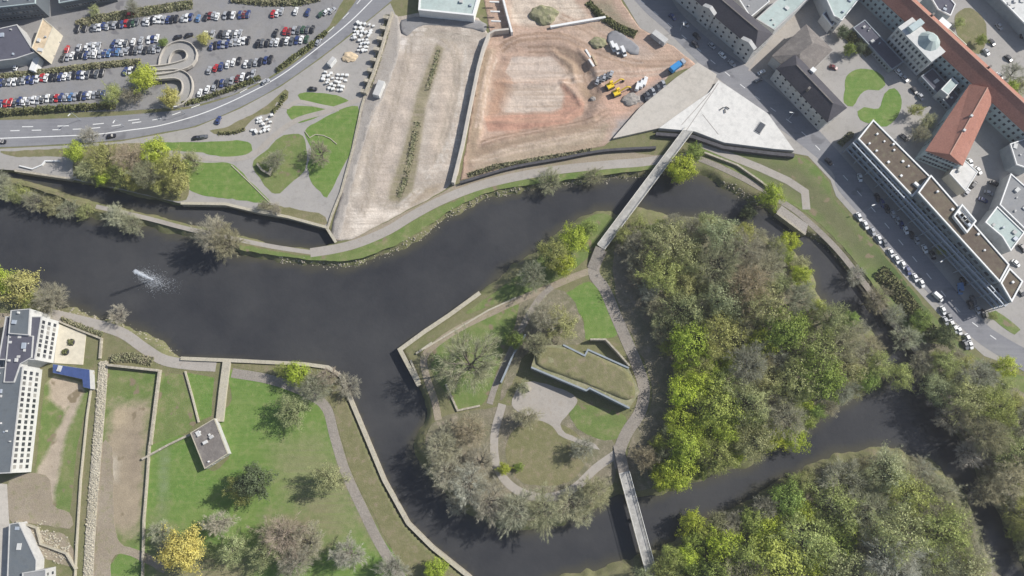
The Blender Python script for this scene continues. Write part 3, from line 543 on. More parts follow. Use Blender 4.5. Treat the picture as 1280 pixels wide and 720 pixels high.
wall('site_beam', 'long white beam across the top of the pit', [(688,33),(757,21)], 1.1, 1.4, M_white)
wall('quay_wall', 'quay wall below the building site, fence shadow in its dark colour', [(575,228),(640,209),(700,198),(755,188),(820,184)], 1.2, 1.9, M_shadewall, -0.3, smooth=True)  # dark tone carries the fence shadow line as well as the wall
wall('plaza_wall', 'retaining wall under the bright plaza, shade in its dark colour', [(820,167),(866,170.5),(905,184),(968,192),(993,194)], 1.6, 2.2, M_shadewall, -0.3)  # dark top and face stand in for the shade below the slab
wall('ramp_wall', 'stone wall beside the ramp path to the river', [(880,190),(922,206),(945,222),(975,244)], 0.8, 1.4, M_stone)
wall('garden_wall', 'thick stone wall shading the top of the grass plot', [(134,456),(198,463)], 1.0, 2.2, M_stone)
wall('garden_wall', 'long wall between the two grass plots', [(199,462),(194,500),(187,556)], 0.9, 1.6, M_stone)
wall('garden_wall', 'thin pale wall running to the slate roofed house', [(231,464),(240,496),(248,528)], 0.6, 0.9, M_palestone)
wall('garden_wall', 'broad pale topped wall beside the small grass plot', [(283,452),(278,490),(274,527)], 3.2, 1.2, M_palestone)
wall('garden_wall', 'diagonal wall from the slate roofed house', [(237,543),(210,556),(177,574)], 0.8, 1.4, M_stone)
wall('garden_wall', 'long thin wall west of the big meadow', [(186,556),(183,600),(179,650),(177,730)], 0.6, 1.4, M_stone)
wall('garden_wall', 'long white garden wall beside the rubble strip', [(116,465),(108,520),(100,600),(95,680),(92,740)], 0.45, 1.1, M_palestone)
wall('rampart_wall', 'low stone wall between white terrace and bank path', [(74,402),(100,413),(126,423),(124,448)], 0.7, 1.2, M_stone)
wall('dock_parapet', 'dark stone parapet of the landing stage', [(971,266),(1007,293)], .9, 1.0, M_stone, -3.0)
wall('curved_kerb', 'curved pale kerb across the large bright lawn', [(381,164),(387,172),(394,168),(404,169),(413,173),(421,180)], .3, .4, M_palestone, smooth=True)
wall('lawn_edging', 'pale edging round the broad lawn above the moat', [(338,254),(312,228),(289,206)], .4, .35, M_palestone)
wall('sunken_stair_wall', 'dark hooked wall of the sunken stair in the oval lawn', [(321,204),(327,212),(336,217),(339,209)], .8, 1.8, M_stone)
wall('ditch_wall', 'blue grey wall of the long ditch on the island', [(657,418),(642,442),(626,478)], 0.7, 3.0, M_bluegrey)
wall('ditch_wall', 'retaining wall between dark green lawn and casemate', [(738,424),(757,424),(772,440),(787,457)], 0.7, 3.4, M_stone)

# rubble strip: heaped stones
def stones(name, parent, P, width, n, smin, smax, mat, z=0.0, seed=1, org=Vector((0,0,0)), zf=None):
    r = random.Random(seed); V = []; Fc = []; A = offset_line(P, 1.0)
    for _ in range(n):
        i = r.randrange(len(P)-1); u = r.random(); c = P[i].lerp(P[i+1], u); nr = (A[i]-P[i]).normalized()
        c = c + nr * ((r.random()+r.random()-1) * width); s = smin + (smax-smin)*r.random()**2
        zz = z if zf is None else zf(c.x, c.y); a = r.random()*6.28; k = len(V)
        for dz, sc in ((-0.3, 1.0), (0.35, 0.85), (0.7, 0.4)):
            for q in range(5):
                t_ = a + q*1.2566 + dz; rr = s*sc*(0.75+0.5*r.random())
                V.append((c.x+math.cos(t_)*rr-org.x, c.y+math.sin(t_)*rr*0.8-org.y, zz+s*dz-org.z))
        for l in range(2):
            for q in range(5): Fc.append((k+l*5+q, k+l*5+(q+1) % 5, k+l*5+5+(q+1) % 5, k+l*5+5+q))
        Fc.append(tuple(k+10+q for q in range(5)))
    o = link(name, mesh(name, V, Fc, mat), parent); o['kind'] = 'stuff'; return o
px = [(130,452),(127,500),(122,560),(117,620),(113,680),(110,740)]
P = linear(GL(px), False, 2.0); org = Vector((P[0].x, P[0].y, 0))
rw = empty('rubble_strip', org); tag(rw, 'long strip of heaped pale stones running down the lower left', 'rubble wall')
link('core', ribbon_mesh('core', P, -1.9, 1.9, 0.5, -0.2, M_stone, org), rw)
stones('stones', rw, P, 2.0, 2400, 0.22, 0.6, M_palestone, 0.55, 3, org)
for nm, pxs, n_, lb in (('bank_stones', north[8:21], 900, 'loose pale stones along the north river bank'), ('bank_stones', north[21:30], 350, 'loose stones along the town bank'), ('bank_stones', southleft[10:16], 220, 'loose stones along the south river bank')):
    P = catmull([G(a,b,-1.5) for a,b in pxs], False, 2.0); xs = None
    o = stones(nm, None, P, 2.2, n_, 0.18, 0.5, M_stone, -1.9, n_, zf=lambda x, y: -1.9 + random.random()*0.2)
    # rest the stones on the bank
    me = o.data; nv = len(me.vertices); co = np.empty(nv*3); me.vertices.foreach_get('co', co); co = co.reshape(-1, 3)
    cen = co.reshape(-1, 15, 3).mean(1); hgt = hbase(cen[:,0], cen[:,1]); hgt = np.maximum(hgt, WL-0.3)
    co[:,2] += np.repeat(hgt + 1.85, 15); me.vertices.foreach_set('co', co.ravel()); me.update()
    tag(o, lb, None, None, 'stuff')

# ------------------------------------------------------------------ leaf clumps (hedges, shrubs)
def leafbox(name, P, w, h, n, size, mat, seed, org, z0=0.0):
    r = random.Random(seed); V = []; Fc = []; A = offset_line(P, 1.0)
    for _ in range(n):
        i = r.randrange(len(P)-1); c = P[i].lerp(P[i+1], r.random()); nr = (A[i]-P[i]).normalized()
        u = r.uniform(-1, 1); edge = 1 - abs(u)**3
        x = c.x + nr.x*u*w/2 + r.gauss(0, .15); y = c.y + nr.y*u*w/2 + r.gauss(0, .15)
        bumpy = 0.75 + 0.4*math.sin(c.x*0.9+c.y*0.7) * math.sin(c.x*0.31-c.y*0.5)
        z = z0 + h*bumpy*edge*r.random()**0.45
        s = size*r.uniform(.6, 1.3); k = len(V); d = Vector((r.gauss(0,1), r.gauss(0,1), r.gauss(0,1))).normalized()
        e = d.cross(Vector((r.gauss(0,1), r.gauss(0,1), r.gauss(0,1)))).normalized(); q = Vector((x, y, z)) - org
        V += [q-d*s-e*s*.5, q+d*s-e*s*.5, q+d*s*.8+e*s*.5, q-d*s*.8+e*s*.5]; Fc.append((k, k+1, k+2, k+3))
    return mesh(name, V, Fc, mat)
def hedge(label, px, w, h, mat=None, dens=14, size=0.42, name='hedge', cat='hedge'):
    mat = mat or M_hedge; P = linear(GL(px, h*0.5), False, 1.5); org = Vector((P[0].x, P[0].y, 0))
    L_ = sum((P[i+1]-P[i]).length for i in range(len(P)-1))
    o = empty(name, org); tag(o, label, cat)
    link('core', ribbon_mesh('core', P, -w*.22, w*.22, [h*(.22+.1*random.random()) for _ in P], -.1, mat, org), o)
    link('foliage', leafbox('foliage', P, w, h, int(L_*w*dens), size, mat, int(L_*100), org), o); return o
hedge('long roadside hedge below the lowest car row', [(-40,142),(0,139),(60,135),(110,132),(142,130)], 3.2, 3.8)
hedge('long grassy hedge above the second car row', [(-20,98),(0,95),(40,91),(80,86),(120,81),(175,76)], 3.4, 1.9, M_weed)
hedge('hedge at the road bend below the car park', [(228,129),(250,124),(280,113),(305,104),(325,96)], 2.4, 1.8)
hedge('hedge climbing beside the bend of the main road', [(345,88),(365,72),(388,56),(408,38)], 2.4, 1.8)
hedge('scrubby bank behind the top car row', [(95,30),(115,24),(150,18),(200,10),(240,4)], 5.0, 1.8, M_weed)
hedge('scrub at the top edge behind the car park', [(290,-2),(330,2),(370,2),(400,-4)], 4.0, 1.8, M_weed)
hedge('low hedge round the paved seating bay', [(273,166),(290,166),(306,161)], 1.6, 1.2)
hedge('low hedge in the olive bank by the entrance', [(341,140),(350,130),(356,117)], 1.6, 1.3)
hedge('bushy strip between buttressed wall and ballast', [(486,18),(480,48),(470,80),(460,108)], 3.0, 1.4, M_weed)
hedge('scrub at the top corner of the building site', [(735,2),(752,20),(775,34),(795,42)], 4.0, 1.8)
hedge('dense green bushes on the verge beside the street', [(1100,338),(1114,352),(1132,374),(1146,394)], 8.0, 2.2, dens=9, size=.5)
hedge('bright bushes on the verge near the white cars', [(1150,398),(1162,410),(1172,420)], 6.0, 2.4)
hedge('upper run of weeds in the middle of the sand strip', [(548,62),(542,86),(534,112)], 2.6, .7, M_weed, 6, .3)
hedge('lower run of weeds in the middle of the sand strip', [(522,152),(514,190),(506,225),(498,246)], 3.4, .8, M_weed, 6, .3)
hedge('overgrown top edge of the quay wall', [(585,219),(620,208),(680,198),(740,188)], 2.4, 0.9, M_weed)
hedge('scrub behind the white terrace wall', [(76,398),(102,408),(128,418)], 1.8, 1.2, M_weed)
hedge('shrubs above the thick garden wall', [(140,448),(165,446),(190,452)], 4.0, 1.6, M_weed)
hedge('dark shrubbery in the town courtyard corner', [(1060,48),(1072,42),(1084,58),(1090,66)], 6.0, 3.0)
hedge('hedge strip at the office block corner', [(1050,180),(1066,166)], 3.0, 1.6, M_weed)

# ------------------------------------------------------------------ trees
def build_tree_proto(kind, seed):
    """unit crown radius 1; total height ~1.9; returns (trunk mesh, crown mesh)"""
    r = random.Random(seed); V = []; Fc = []; tips = []; twigs = []
    def tube(a, b, ra, rb, n=5):
        d = (b-a).normalized(); u = d.orthogonal().normalized(); v = d.cross(u); k = len(V)
        for c, q in ((a, ra), (b, rb)):
            for i in range(n):
                t_ = 6.2832*i/n; V.append(c + u*math.cos(t_)*q + v*math.sin(t_)*q)
        for i in range(n): Fc.append((k+i, k+(i+1) % n, k+n+(i+1) % n, k+n+i))
    def grow(a, d, l, rad, lev):
        segs = 3 if lev < 2 else 2; p = a; dd = d
        for s in range(segs):
            dd = (dd + Vector((r.gauss(0,.16), r.gauss(0,.16), r.gauss(0,.10)+.06))).normalized()
            q = p + dd*l/segs; r2 = rad*(1-.28*(s+1)/segs*1.4)
            tube(p, q, rad if s == 0 else rr, r2, 5 if lev < 2 else 3); rr = r2; p = q
            if lev >= 1: twigs.append((p.copy(), dd.copy(), lev))
            if lev < 3 and (s > 0 or lev > 0):
                for _ in range(2 if lev < 2 else 1):
                    o = Vector((r.gauss(0,1), r.gauss(0,1), r.gauss(.15,.7))).normalized()
                    grow(p, (dd*0.75+o*0.75).normalized(), l*r.uniform(.5,.72), r2*.55, lev+1)
        tips.append((p.copy(), dd.copy()))
    top = Vector((r.gauss(0,.04), r.gauss(0,.04), .62)); tube(Vector((0,0,-.03)), top*0.5, .075, .06, 7); tube(top*0.5, top, .06, .05, 7)
    nl = r.randint(6, 8); a0 = r.random()*6.28
    for i in range(nl):
        a = a0 + 6.2832*i/nl + r.gauss(0,.2); el = r.uniform(.35, .95)
        grow(top*r.uniform(.7,1.0), Vector((math.cos(a)*math.cos(el), math.sin(a)*math.cos(el), math.sin(el))), r.uniform(.62,.8), .036, 1)
    grow(top, Vector((r.gauss(0,.15), r.gauss(0,.15), 1)), .75, .04, 1)
    trunk = mesh('trunk', V, Fc, M_bark)
    CV = []; CF = []
    ctr = Vector((0,0,1.1))
    if kind == 'leafy' or kind == 'budding':
        dens = 14 if kind == 'leafy' else 6; size = .038 if kind == 'leafy' else .034
        for (p, d, *_) in tips + [(a, b) for a, b, c in twigs if c >= 2]:
            n_ = int(dens*r.uniform(.35,1.6)); cl = r.uniform(.05,.12)
            for _ in range(n_):
                c = p + Vector((r.gauss(0,cl), r.gauss(0,cl), r.gauss(0,cl*.8)))
                n_v = ((c-ctr).normalized()*.7 + (c-p).normalized()*.55 + Vector((r.gauss(0,.38), r.gauss(0,.38), r.gauss(.1,.38)))).normalized(); d1 = n_v.cross(Vector((r.gauss(0,1), r.gauss(0,1), r.gauss(0,1)))).normalized(); e = n_v.cross(d1)
                s = size*r.uniform(.6,1.4); k = len(CV); CV += [c-d1*s, c+e*s*.62, c+d1*s, c-e*s*.62]; CF.append((k,k+1,k+2,k+3))
    def lobes(v): return .78 + .30*float(vnoise(v.x*2.2+seed, v.y*2.2+v.z*1.7, 1.0, seed % 50))
    if kind != 'leafy' or True:
        nfill = {'bare': 1500, 'budding': 1000, 'leafy': 1000}[kind]
        for _ in range(nfill):
            v = Vector((r.gauss(0,1), r.gauss(0,1), r.gauss(.25,.8))).normalized(); k_ = lobes(v)*r.uniform(.45,1.0)**.5
            p = ctr + Vector((v.x*k_*.98, v.y*k_*.98, v.z*k_*.72)) ; d = (v + Vector((r.gauss(0,.45), r.gauss(0,.45), r.gauss(.1,.4)))).normalized()
            if kind == 'leafy' or (kind == 'budding' and r.random() < .55):
                n_v = (v + Vector((r.gauss(0,.4), r.gauss(0,.4), r.gauss(.1,.4)))).normalized(); d1 = n_v.cross(Vector((r.gauss(0,1), r.gauss(0,1), r.gauss(0,1)))).normalized(); e = n_v.cross(d1)
                s_ = (.036 if kind == 'leafy' else .027)*r.uniform(.6,1.4); k = len(CV); CV += [p-d1*s_, p+e*s_*.62, p+d1*s_, p-e*s_*.62]; CF.append((k,k+1,k+2,k+3))
            else:
                l = r.uniform(.10,.24); a_ = p - d*l*.8; w_ = d.cross(v + Vector((r.gauss(0,.6), r.gauss(0,.6), r.gauss(0,.6)))).normalized()*r.uniform(.0035,.007)
                k = len(CV); CV += [a_-w_, a_+w_, p+d*l*.2]; CF.append((k,k+1,k+2))
    if kind in ('bare', 'budding'):
        num = 8 if kind == 'bare' else 4
        for (p, d, *_) in tips + [(a, b) for a, b, c in twigs]:
            for _ in range(num):
                o = (p-ctr).normalized(); dd = (d*.6 + o*.55 + Vector((r.gauss(0,.5), r.gauss(0,.5), r.gauss(0,.45)))).normalized()
                l = r.uniform(.10,.26); s = p + Vector((r.gauss(0,.03), r.gauss(0,.03), r.gauss(0,.03))); e = s + dd*l
                w_ = dd.cross(o + Vector((r.gauss(0,.6), r.gauss(0,.6), r.gauss(.2,.6)))).normalized()*r.uniform(.004,.0075)
                k = len(CV); CV += [s-w_, s+w_, e]; CF.append((k,k+1,k+2))
                if r.random() < .6:
                    m_ = s.lerp(e, .45); e2 = m_ + (dd + Vector((r.gauss(0,.6), r.gauss(0,.6), r.gauss(0,.6)))).normalized()*l*.6
                    k = len(CV); CV += [m_-w_*.8, m_+w_*.8, e2]; CF.append((k,k+1,k+2))
    return trunk, mesh('crown', CV, CF, M_twig if kind == 'bare' else M_leaf)
PROTO = {k: [build_tree_proto(k, 100*i+7+len(k)) for i in range(n)] for k, n in (('leafy', 5), ('budding', 5), ('bare', 5))}
KIND = {  # look -> (proto kind, colour, phrase)
 'lime': ('leafy', (0.40,0.47,0.065), 'bright lime green'), 'yellow': ('leafy', (0.50,0.46,0.16), 'yellowish leafing'),
 'green': ('leafy', (0.25,0.32,0.075), 'mid green leafing'), 'dark': ('leafy', (0.13,0.155,0.075), 'dark green'),
 'olive': ('budding', (0.38,0.405,0.135), 'olive green budding'), 'sage': ('budding', (0.38,0.395,0.195), 'greyish green budding'),
 'moss': ('leafy', (0.37,0.42,0.095), 'yellow green leafing'),
 'bare': ('bare', (0.37,0.36,0.245), 'bare grey brown'), 'grey': ('bare', (0.47,0.46,0.35), 'bare pale grey'), 'pink': ('bare', (0.40,0.355,0.25), 'bare reddish brown')}
TREES = []
def tree(px, py, rpx, look, zone, hf=None, label=None):
    kind, col, ph = KIND[look]; h = None
    Rm = rpx*0.335*1.02; hs = (hf or random.uniform(.78, 1.2)); zc = 1.05*Rm*hs
    q = G(px, py, zc); z = max(hz(q.x, q.y), WL-0.5)
    tm, cm = random.choice(PROTO[kind]); e = empty({'lime':'lime_green_tree','yellow':'yellow_tree','green':'green_tree','moss':'yellow_green_tree','dark':'dark_tree','olive':'budding_tree','sage':'budding_tree','bare':'bare_tree','grey':'bare_tree','pink':'bare_tree'}[look], (q.x, q.y, z), random.random()*6.28)
    e.scale = (Rm, Rm, Rm*hs); link('trunk', tm, e); c = link('crown', cm, e)
    j = random.uniform(.98, 1.28); c.color = (col[0]*j*random.uniform(.93,1.07), col[1]*j, col[2]*j*random.uniform(.85,1.15), 1)
    TREES.append((e, look, ph, zone, label, px, py)); e['category'] = 'tree'; return e
ZONES = {'car park': ((215,90), 'the spiral ramp'), 'park': ((330,150), 'the white pallets'), 'causeway': ((420,305), 'the moat end'), 'north bank': ((755,300), 'the north footbridge'),
 'island wood': ((755,310), 'the north footbridge'), 'island garden': ((775,565), 'the south footbridge'), 'island lawn': ((500,437), 'the bastion point'),
 'lower right wood': ((810,710), 'the south footbridge'), 'town bank': ((1172,371), 'the white box van'), 'meadow': ((262,555), 'the slate roofed house'), 'town courtyard': ((1095,120), 'the crescent lawns'), 'south bank': ((40,380), 'the white building')}
for a in [
 (180,98,19,'lime','car park'),(140,118,16,'olive','car park'),(163,120,14,'bare','car park'),(212,122,14,'yellow','car park'),(204,53,7,'green','car park'),(255,48,10,'yellow','car park'),(118,14,9,'sage','car park'),(165,8,10,'bare','car park'),
 (95,190,15,'lime','park'),(128,198,22,'olive','park'),(112,212,16,'sage','park'),(158,200,24,'pink','park'),(150,216,19,'olive','park'),(195,190,20,'lime','park'),(185,218,22,'bare','park'),(215,208,22,'olive','park'),(222,228,16,'yellow','park'),(198,230,14,'olive','park'),(110,170,13,'grey','park'),(240,200,14,'sage','park'),(128,220,13,'lime','park'),(168,226,14,'yellow','park'),(345,200,15,'bare','park'),(400,192,17,'bare','park'),(230,218,12,'olive','park'),
 (-4,225,17,'bare','causeway'),(14,238,16,'sage','causeway'),(36,247,15,'bare','causeway'),(58,254,14,'sage','causeway'),(80,258,14,'bare','causeway'),(102,262,12,'sage','causeway'),(142,268,17,'grey','causeway'),(162,277,16,'bare','causeway'),(262,292,23,'pink','causeway'),(282,300,22,'bare','causeway'),(2,236,15,'grey','causeway'),(24,240,12,'olive','causeway'),
 (688,224,18,'bare','north bank'),(742,218,14,'bare','north bank'),(855,208,20,'lime','north bank'),(868,190,13,'green','north bank'),(965,245,17,'lime','north bank'),(938,262,11,'dark','north bank'),(345,262,9,'bare','park'),(330,258,9,'bare','park'),
 (585,455,40,'bare','island lawn'),(690,318,21,'olive','island lawn'),(718,300,20,'lime','island lawn'),(705,330,17,'lime','island lawn'),(665,345,20,'bare','island lawn'),(735,285,14,'green','island lawn'),(680,395,22,'bare','island lawn'),(700,405,22,'sage','island lawn'),(672,430,17,'bare','island lawn'),(645,425,12,'green','island lawn'),
 (550,560,24,'grey','island garden'),(560,590,24,'bare','island garden'),(585,605,24,'grey','island garden'),(612,625,24,'bare','island garden'),(645,640,25,'grey','island garden'),(680,640,25,'bare','island garden'),(745,614,20,'bare','island garden'),(588,538,22,'pink','island garden'),(600,578,20,'bare','island garden'),(715,628,22,'grey','island garden'),(660,520,15,'bare','island garden'),(728,560,15,'bare','island garden'),(630,586,8,'lime','island garden'),(649,584,6,'green','island garden'),(730,645,13,'grey','island garden'),(806,572,17,'pink','island garden'),(570,632,14,'grey','island garden'),(655,485,9,'bare','island lawn'),
 (22,357,24,'yellow','south bank'),(58,370,22,'bare','south bank'),(40,378,15,'olive','south bank'),(-8,350,20,'lime','south bank'),(142,391,13,'grey','south bank'),(370,467,17,'lime','south bank'),(432,482,17,'bare','south bank'),(395,485,22,'bare','south bank'),(410,470,13,'pink','south bank'),(352,462,10,'olive','south bank'),
 (366,515,22,'sage','meadow'),(318,602,22,'dark','meadow'),(300,612,16,'olive','meadow'),(275,652,17,'grey','meadow'),(292,685,18,'sage','meadow'),(230,688,26,'yellow','meadow'),(352,668,26,'pink','meadow'),(385,680,22,'pink','meadow'),(330,690,20,'sage','meadow'),(410,598,20,'sage','meadow'),(435,692,20,'grey','meadow'),(370,705,22,'bare','meadow'),(200,665,14,'grey','meadow'),(490,712,18,'bare','meadow'),(545,712,14,'lime','meadow'),
 (1160,152,12,'sage','town courtyard'),(1152,168,13,'bare','town courtyard'),(1145,138,10,'olive','town courtyard'),(1054,40,10,'dark','town courtyard'),(1075,60,9,'dark','town courtyard'),(1062,62,9,'green','town courtyard'),(1268,92,16,'bare','town courtyard'),(1275,110,13,'sage','town courtyard'),(1262,110,11,'lime','town courtyard'),(1226,50,8,'green','town courtyard'),(1200,28,8,'olive','town courtyard')]: tree(*a)

def fill(poly, k, rmin, rmax, zone, lookf, seed, existing):
    r = random.Random(seed); xs = [p[0] for p in poly]; ys = [p[1] for p in poly]; pts = list(existing); out = []
    for n_ in range(9000):
        x = r.uniform(min(xs), max(xs)); y = r.uniform(min(ys), max(ys)); rr = rmin+(rmax-rmin)*(r.random()**1.5 if n_ > 400 else 1-.3*r.random())
        if not inpoly(np.array([x]), np.array([y]), poly)[0]: continue
        ed = float(polydist(np.array([x]), np.array([y]), poly)[0])
        if ed < rr*.55: rr = max(rmin*.75, ed/.55)
        if any((x-a)**2+(y-b)**2 < (k*(rr+c))**2 for a, b, c in pts): continue
        pts.append((x, y, rr)); out.append((x, y, rr))
    for x, y, rr in out: tree(x, y, rr, lookf(x, y, r), zone)
def pick(r, ops): return r.choices([o[0] for o in ops], [o[1] for o in ops])[0]
LIMES = [(854,492,22),(850,527,20),(905,540,20),(858,560,24),(848,590,22),(833,598,18),(890,462,15),(885,438,13),(912,455,14),(965,545,18),(995,548,18),(950,430,20),(1000,500,16),(852,455,13),(870,530,18),(990,300,14),(1000,345,15)]
for x, y, rr in LIMES: tree(x, y, rr, 'lime', 'island wood')
def isl_look(x, y, r):
    if 800 < x < 960 and y > 425: return pick(r, [('lime',1.4),('moss',3),('green',1),('olive',3),('bare',1.8),('sage',1.5)])
    if y < 400 and x < 960: return pick(r, [('sage',4),('olive',4),('bare',3),('moss',1),('grey',.8),('pink',.5)])
    return pick(r, [('sage',3.5),('olive',4),('bare',2.5),('green',.8),('moss',1.6),('grey',.8)])
fill([(776,292),(830,279),(900,280),(960,296),(1002,330),(1012,375),(1056,393),(1098,428),(1110,462),(1090,482),(1052,502),(1010,527),(966,556),(934,572),(850,600),(818,606),(822,560),(842,525),(845,470),(830,430),(808,375),(788,335)], .55, 16, 31, 'island wood', isl_look, 5, LIMES)
LIMES2 = [(905,685,25),(868,655,17),(1062,662,22),(985,625,22),(965,668,22),(1020,712,20),(860,700,17),(1005,640,16)]
for x, y, rr in LIMES2: tree(x, y, rr, 'lime' if x != 985 else 'green', 'lower right wood')
def lr_look(x, y, r):
    if x > 1080: return pick(r, [('grey',4),('bare',3),('sage',2),('olive',1)])
    return pick(r, [('sage',3),('olive',4),('bare',2),('green',1),('moss',2.5)])
fill([(803,728),(846,692),(890,664),(942,634),(1002,604),(1053,584),(1100,575),(1154,585),(1184,610),(1208,650),(1226,702),(1232,755),(815,765)], .56, 21, 38, 'lower right wood', lr_look, 8, LIMES2)
def tb_look(x, y, r): return pick(r, [('sage',3),('olive',3),('bare',3),('grey',1),('green',.5)])
fill([(1172,445),(1195,440),(1240,465),(1285,505),(1310,560),(1310,715),(1285,700),(1248,615),(1218,555),(1192,500)], .56, 13, 27, 'town bank', tb_look, 9, [])
for a in [(1100,372,18,'bare','town bank'),(1074,342,14,'grey','town bank'),(1122,392,15,'bare','town bank'),(1140,422,18,'grey','town bank'),(1158,452,19,'bare','town bank'),(1176,486,20,'sage','town bank'),(1196,522,20,'bare','town bank'),(1218,566,20,'grey','town bank'),(1240,612,20,'bare','town bank'),(1180,420,16,'dark','town bank'),(1258,458,15,'lime','town bank'),(1150,400,14,'green','town bank'),(1130,470,17,'olive','town bank'),(1195,318,8,'dark','town bank'),(1178,313,9,'olive','town bank'),(1240,395,7,'olive','town bank')]: tree(*a)
for a in [(1060,588,17,'sage','lower right wood'),(1108,580,19,'grey','lower right wood'),(1148,590,18,'bare','lower right wood'),(1180,616,18,'grey','lower right wood'),(1204,658,18,'bare','lower right wood'),(1222,704,18,'grey','lower right wood'),(1000,606,16,'olive','lower right wood'),(800,284,15,'olive','island wood'),(842,278,16,'bare','island wood'),(886,280,17,'sage','island wood'),(930,293,16,'olive','island wood'),(972,312,15,'bare','island wood')]: tree(*a)
groups = {}
for tr in TREES: groups.setdefault((tr[2], tr[3]), []).append(tr)
PLACE = {'car park':'in the car park','park':'in the small park','causeway':'on the causeway','north bank':'on the north river bank','island wood':'in the island wood','island garden':'round the island garden','island lawn':'on the island lawns','lower right wood':'in the lower right wood','town bank':'on the town bank','meadow':'in the walled meadow','town courtyard':'among the town buildings','south bank':'on the south bank'}
for (ph, zone), l in groups.items():
    (lx, ly), ln = ZONES[zone]; l.sort(key=lambda q: (q[5]-lx)**2+(q[6]-ly)**2)
    for i, q in enumerate(l):
        if len(l) == 1: q[0]['label'] = f'{ph} tree {PLACE[zone]}'
        else: q[0]['label'] = f"{ph} tree {PLACE[zone]}, {'nearest' if i == 0 else ordw(i+1)+' nearest' if i < len(l)-1 else 'farthest'} to {ln}".replace('farthest to','farthest from')
        if len(l) > 1: q[0]['group'] = f'{ph} trees {PLACE[zone]}'

# ------------------------------------------------------------------ cars
def car_meshes(kind):
    if kind == 'car':
        Lh, Wd, hb, hr = 2.15, .88, .82, 1.45; cab = [(-1.75,.80),(-1.25,1.40),(.25,1.45),(1.05,.86)]
    else:
        Lh, Wd, hb, hr = 2.6, .98, 1.05, 2.15; cab = [(-2.55,1.0),(-2.45,2.1),(1.1,2.15),(1.9,1.08)]
    bm = bmesh.new()
    def loft(rings):
        R_ = [[bm.verts.new(v) for v in r_] for r_ in rings]
        for a, b in zip(R_[:-1], R_[1:]):
            n = len(a)
            for i in range(n): bm.faces.new((a[i], a[(i+1) % n], b[(i+1) % n], b[i]))
        bm.faces.new(R_[0][::-1]); bm.faces.new(R_[-1])
    def sec(x, w, z0, z1): return [(x,-w*.94,z0),(x,-w,z0+.25),(x,-w,z1-.12),(x,-w*.86,z1),(x,w*.86,z1),(x,w,z1-.12),(x,w,z0+.25),(x,w*.94,z0)]
    loft([sec(-Lh,Wd*.8,.35,hb-.12), sec(-Lh+.15,Wd*.96,.25,hb), sec(-.6,Wd,.22,hb+.03), sec(.9,Wd,.22,hb+.02), sec(Lh-.35,Wd*.96,.25,hb-.12), sec(Lh,Wd*.74,.36,hb-.25)])
    (a0,z0),(a1,z1),(a2,z2),(a3,z3) = cab; w0, w1 = Wd*.92, Wd*.76
    v = [bm.verts.new(c) for c in ((a0,-w0,z0-.1),(a3,-w0,z3-.1),(a3,w0,z3-.1),(a0,w0,z0-.1),(a1,-w1,z1),(a2,-w1,z2),(a2,w1,z2),(a1,w1,z1))]
    for f in ((4,5,6,7),(0,1,5,4),(1,2,6,5),(2,3,7,6),(3,0,4,7)): bm.faces.new([v[i] for i in f])
    bmesh.ops.recalc_face_normals(bm, faces=bm.faces)
    body = bpy.data.meshes.new('body'); bm.to_mesh(body); bm.free(); body.materials.append(M_car)
    def quad(name, c0, c1, t0=.12, t1=.9, off=.02):
        (xa,za),(xb,zb) = c0, c1; wa, wb = w0, w1
        l = lambda u: (xa+(xb-xa)*u, za+(zb-za)*u, wa+(wb-wa)*u)
        p, q = l(t0), l(t1); n = Vector((-(zb-za), 0, (xb-xa))); n = n.normalized()*off; n = n if n.z > 0 else -n
        return mesh(name, [(p[0]+n.x,-p[2]*.9,p[1]+n.z),(p[0]+n.x,p[2]*.9,p[1]+n.z),(q[0]+n.x,q[2]*.9,q[1]+n.z),(q[0]+n.x,-q[2]*.9,q[1]+n.z)], [(0,1,2,3)], M_glass)
    parts = [('windscreen', quad('windscreen', cab[3], cab[2])), ]
    if kind == 'car': parts.append(('rear_window', quad('rear_window', cab[0], cab[1])))
    for s in (-1, 1):
        xa = a0+.35 if kind == 'car' else .5
        parts.append(('side_window', mesh('side_window', [(xa,s*w0,z0+.06),(a3-.35,s*w0,z3+.02),(a2-.02,s*(w1+.03),z2-.1),(max(a1+.05,xa+.1),s*(w1+.03),z1-.1)], [(0,1,2,3)], M_glass)))
    bm = bmesh.new(); bmesh.ops.create_cone(bm, cap_ends=True, segments=10, radius1=.32, radius2=.32, depth=.22, matrix=Matrix.Rotation(R(90), 4, 'X'))
    wme = bpy.data.meshes.new('wheel'); bm.to_mesh(wme); bm.free(); wme.materials.append(M_tyre)
    return body, parts, wme, (Lh, Wd)
CM = {k: car_meshes(k) for k in ('car', 'van')}
PAINT = {'w': ((.72,.72,.71),'white'), 's': ((.36,.37,.39),'silver'), 'g': ((.11,.115,.125),'grey'), 'k': ((.02,.02,.025),'black'), 'b': ((.035,.055,.16),'dark blue'), 'l': ((.10,.20,.38),'light blue'), 'r': ((.42,.025,.03),'red'), 'm': ((.16,.035,.035),'maroon'), 'n': ((.04,.09,.05),'dark green'), 'e': ((.40,.36,.28),'beige')}
CAR_LABELS = []
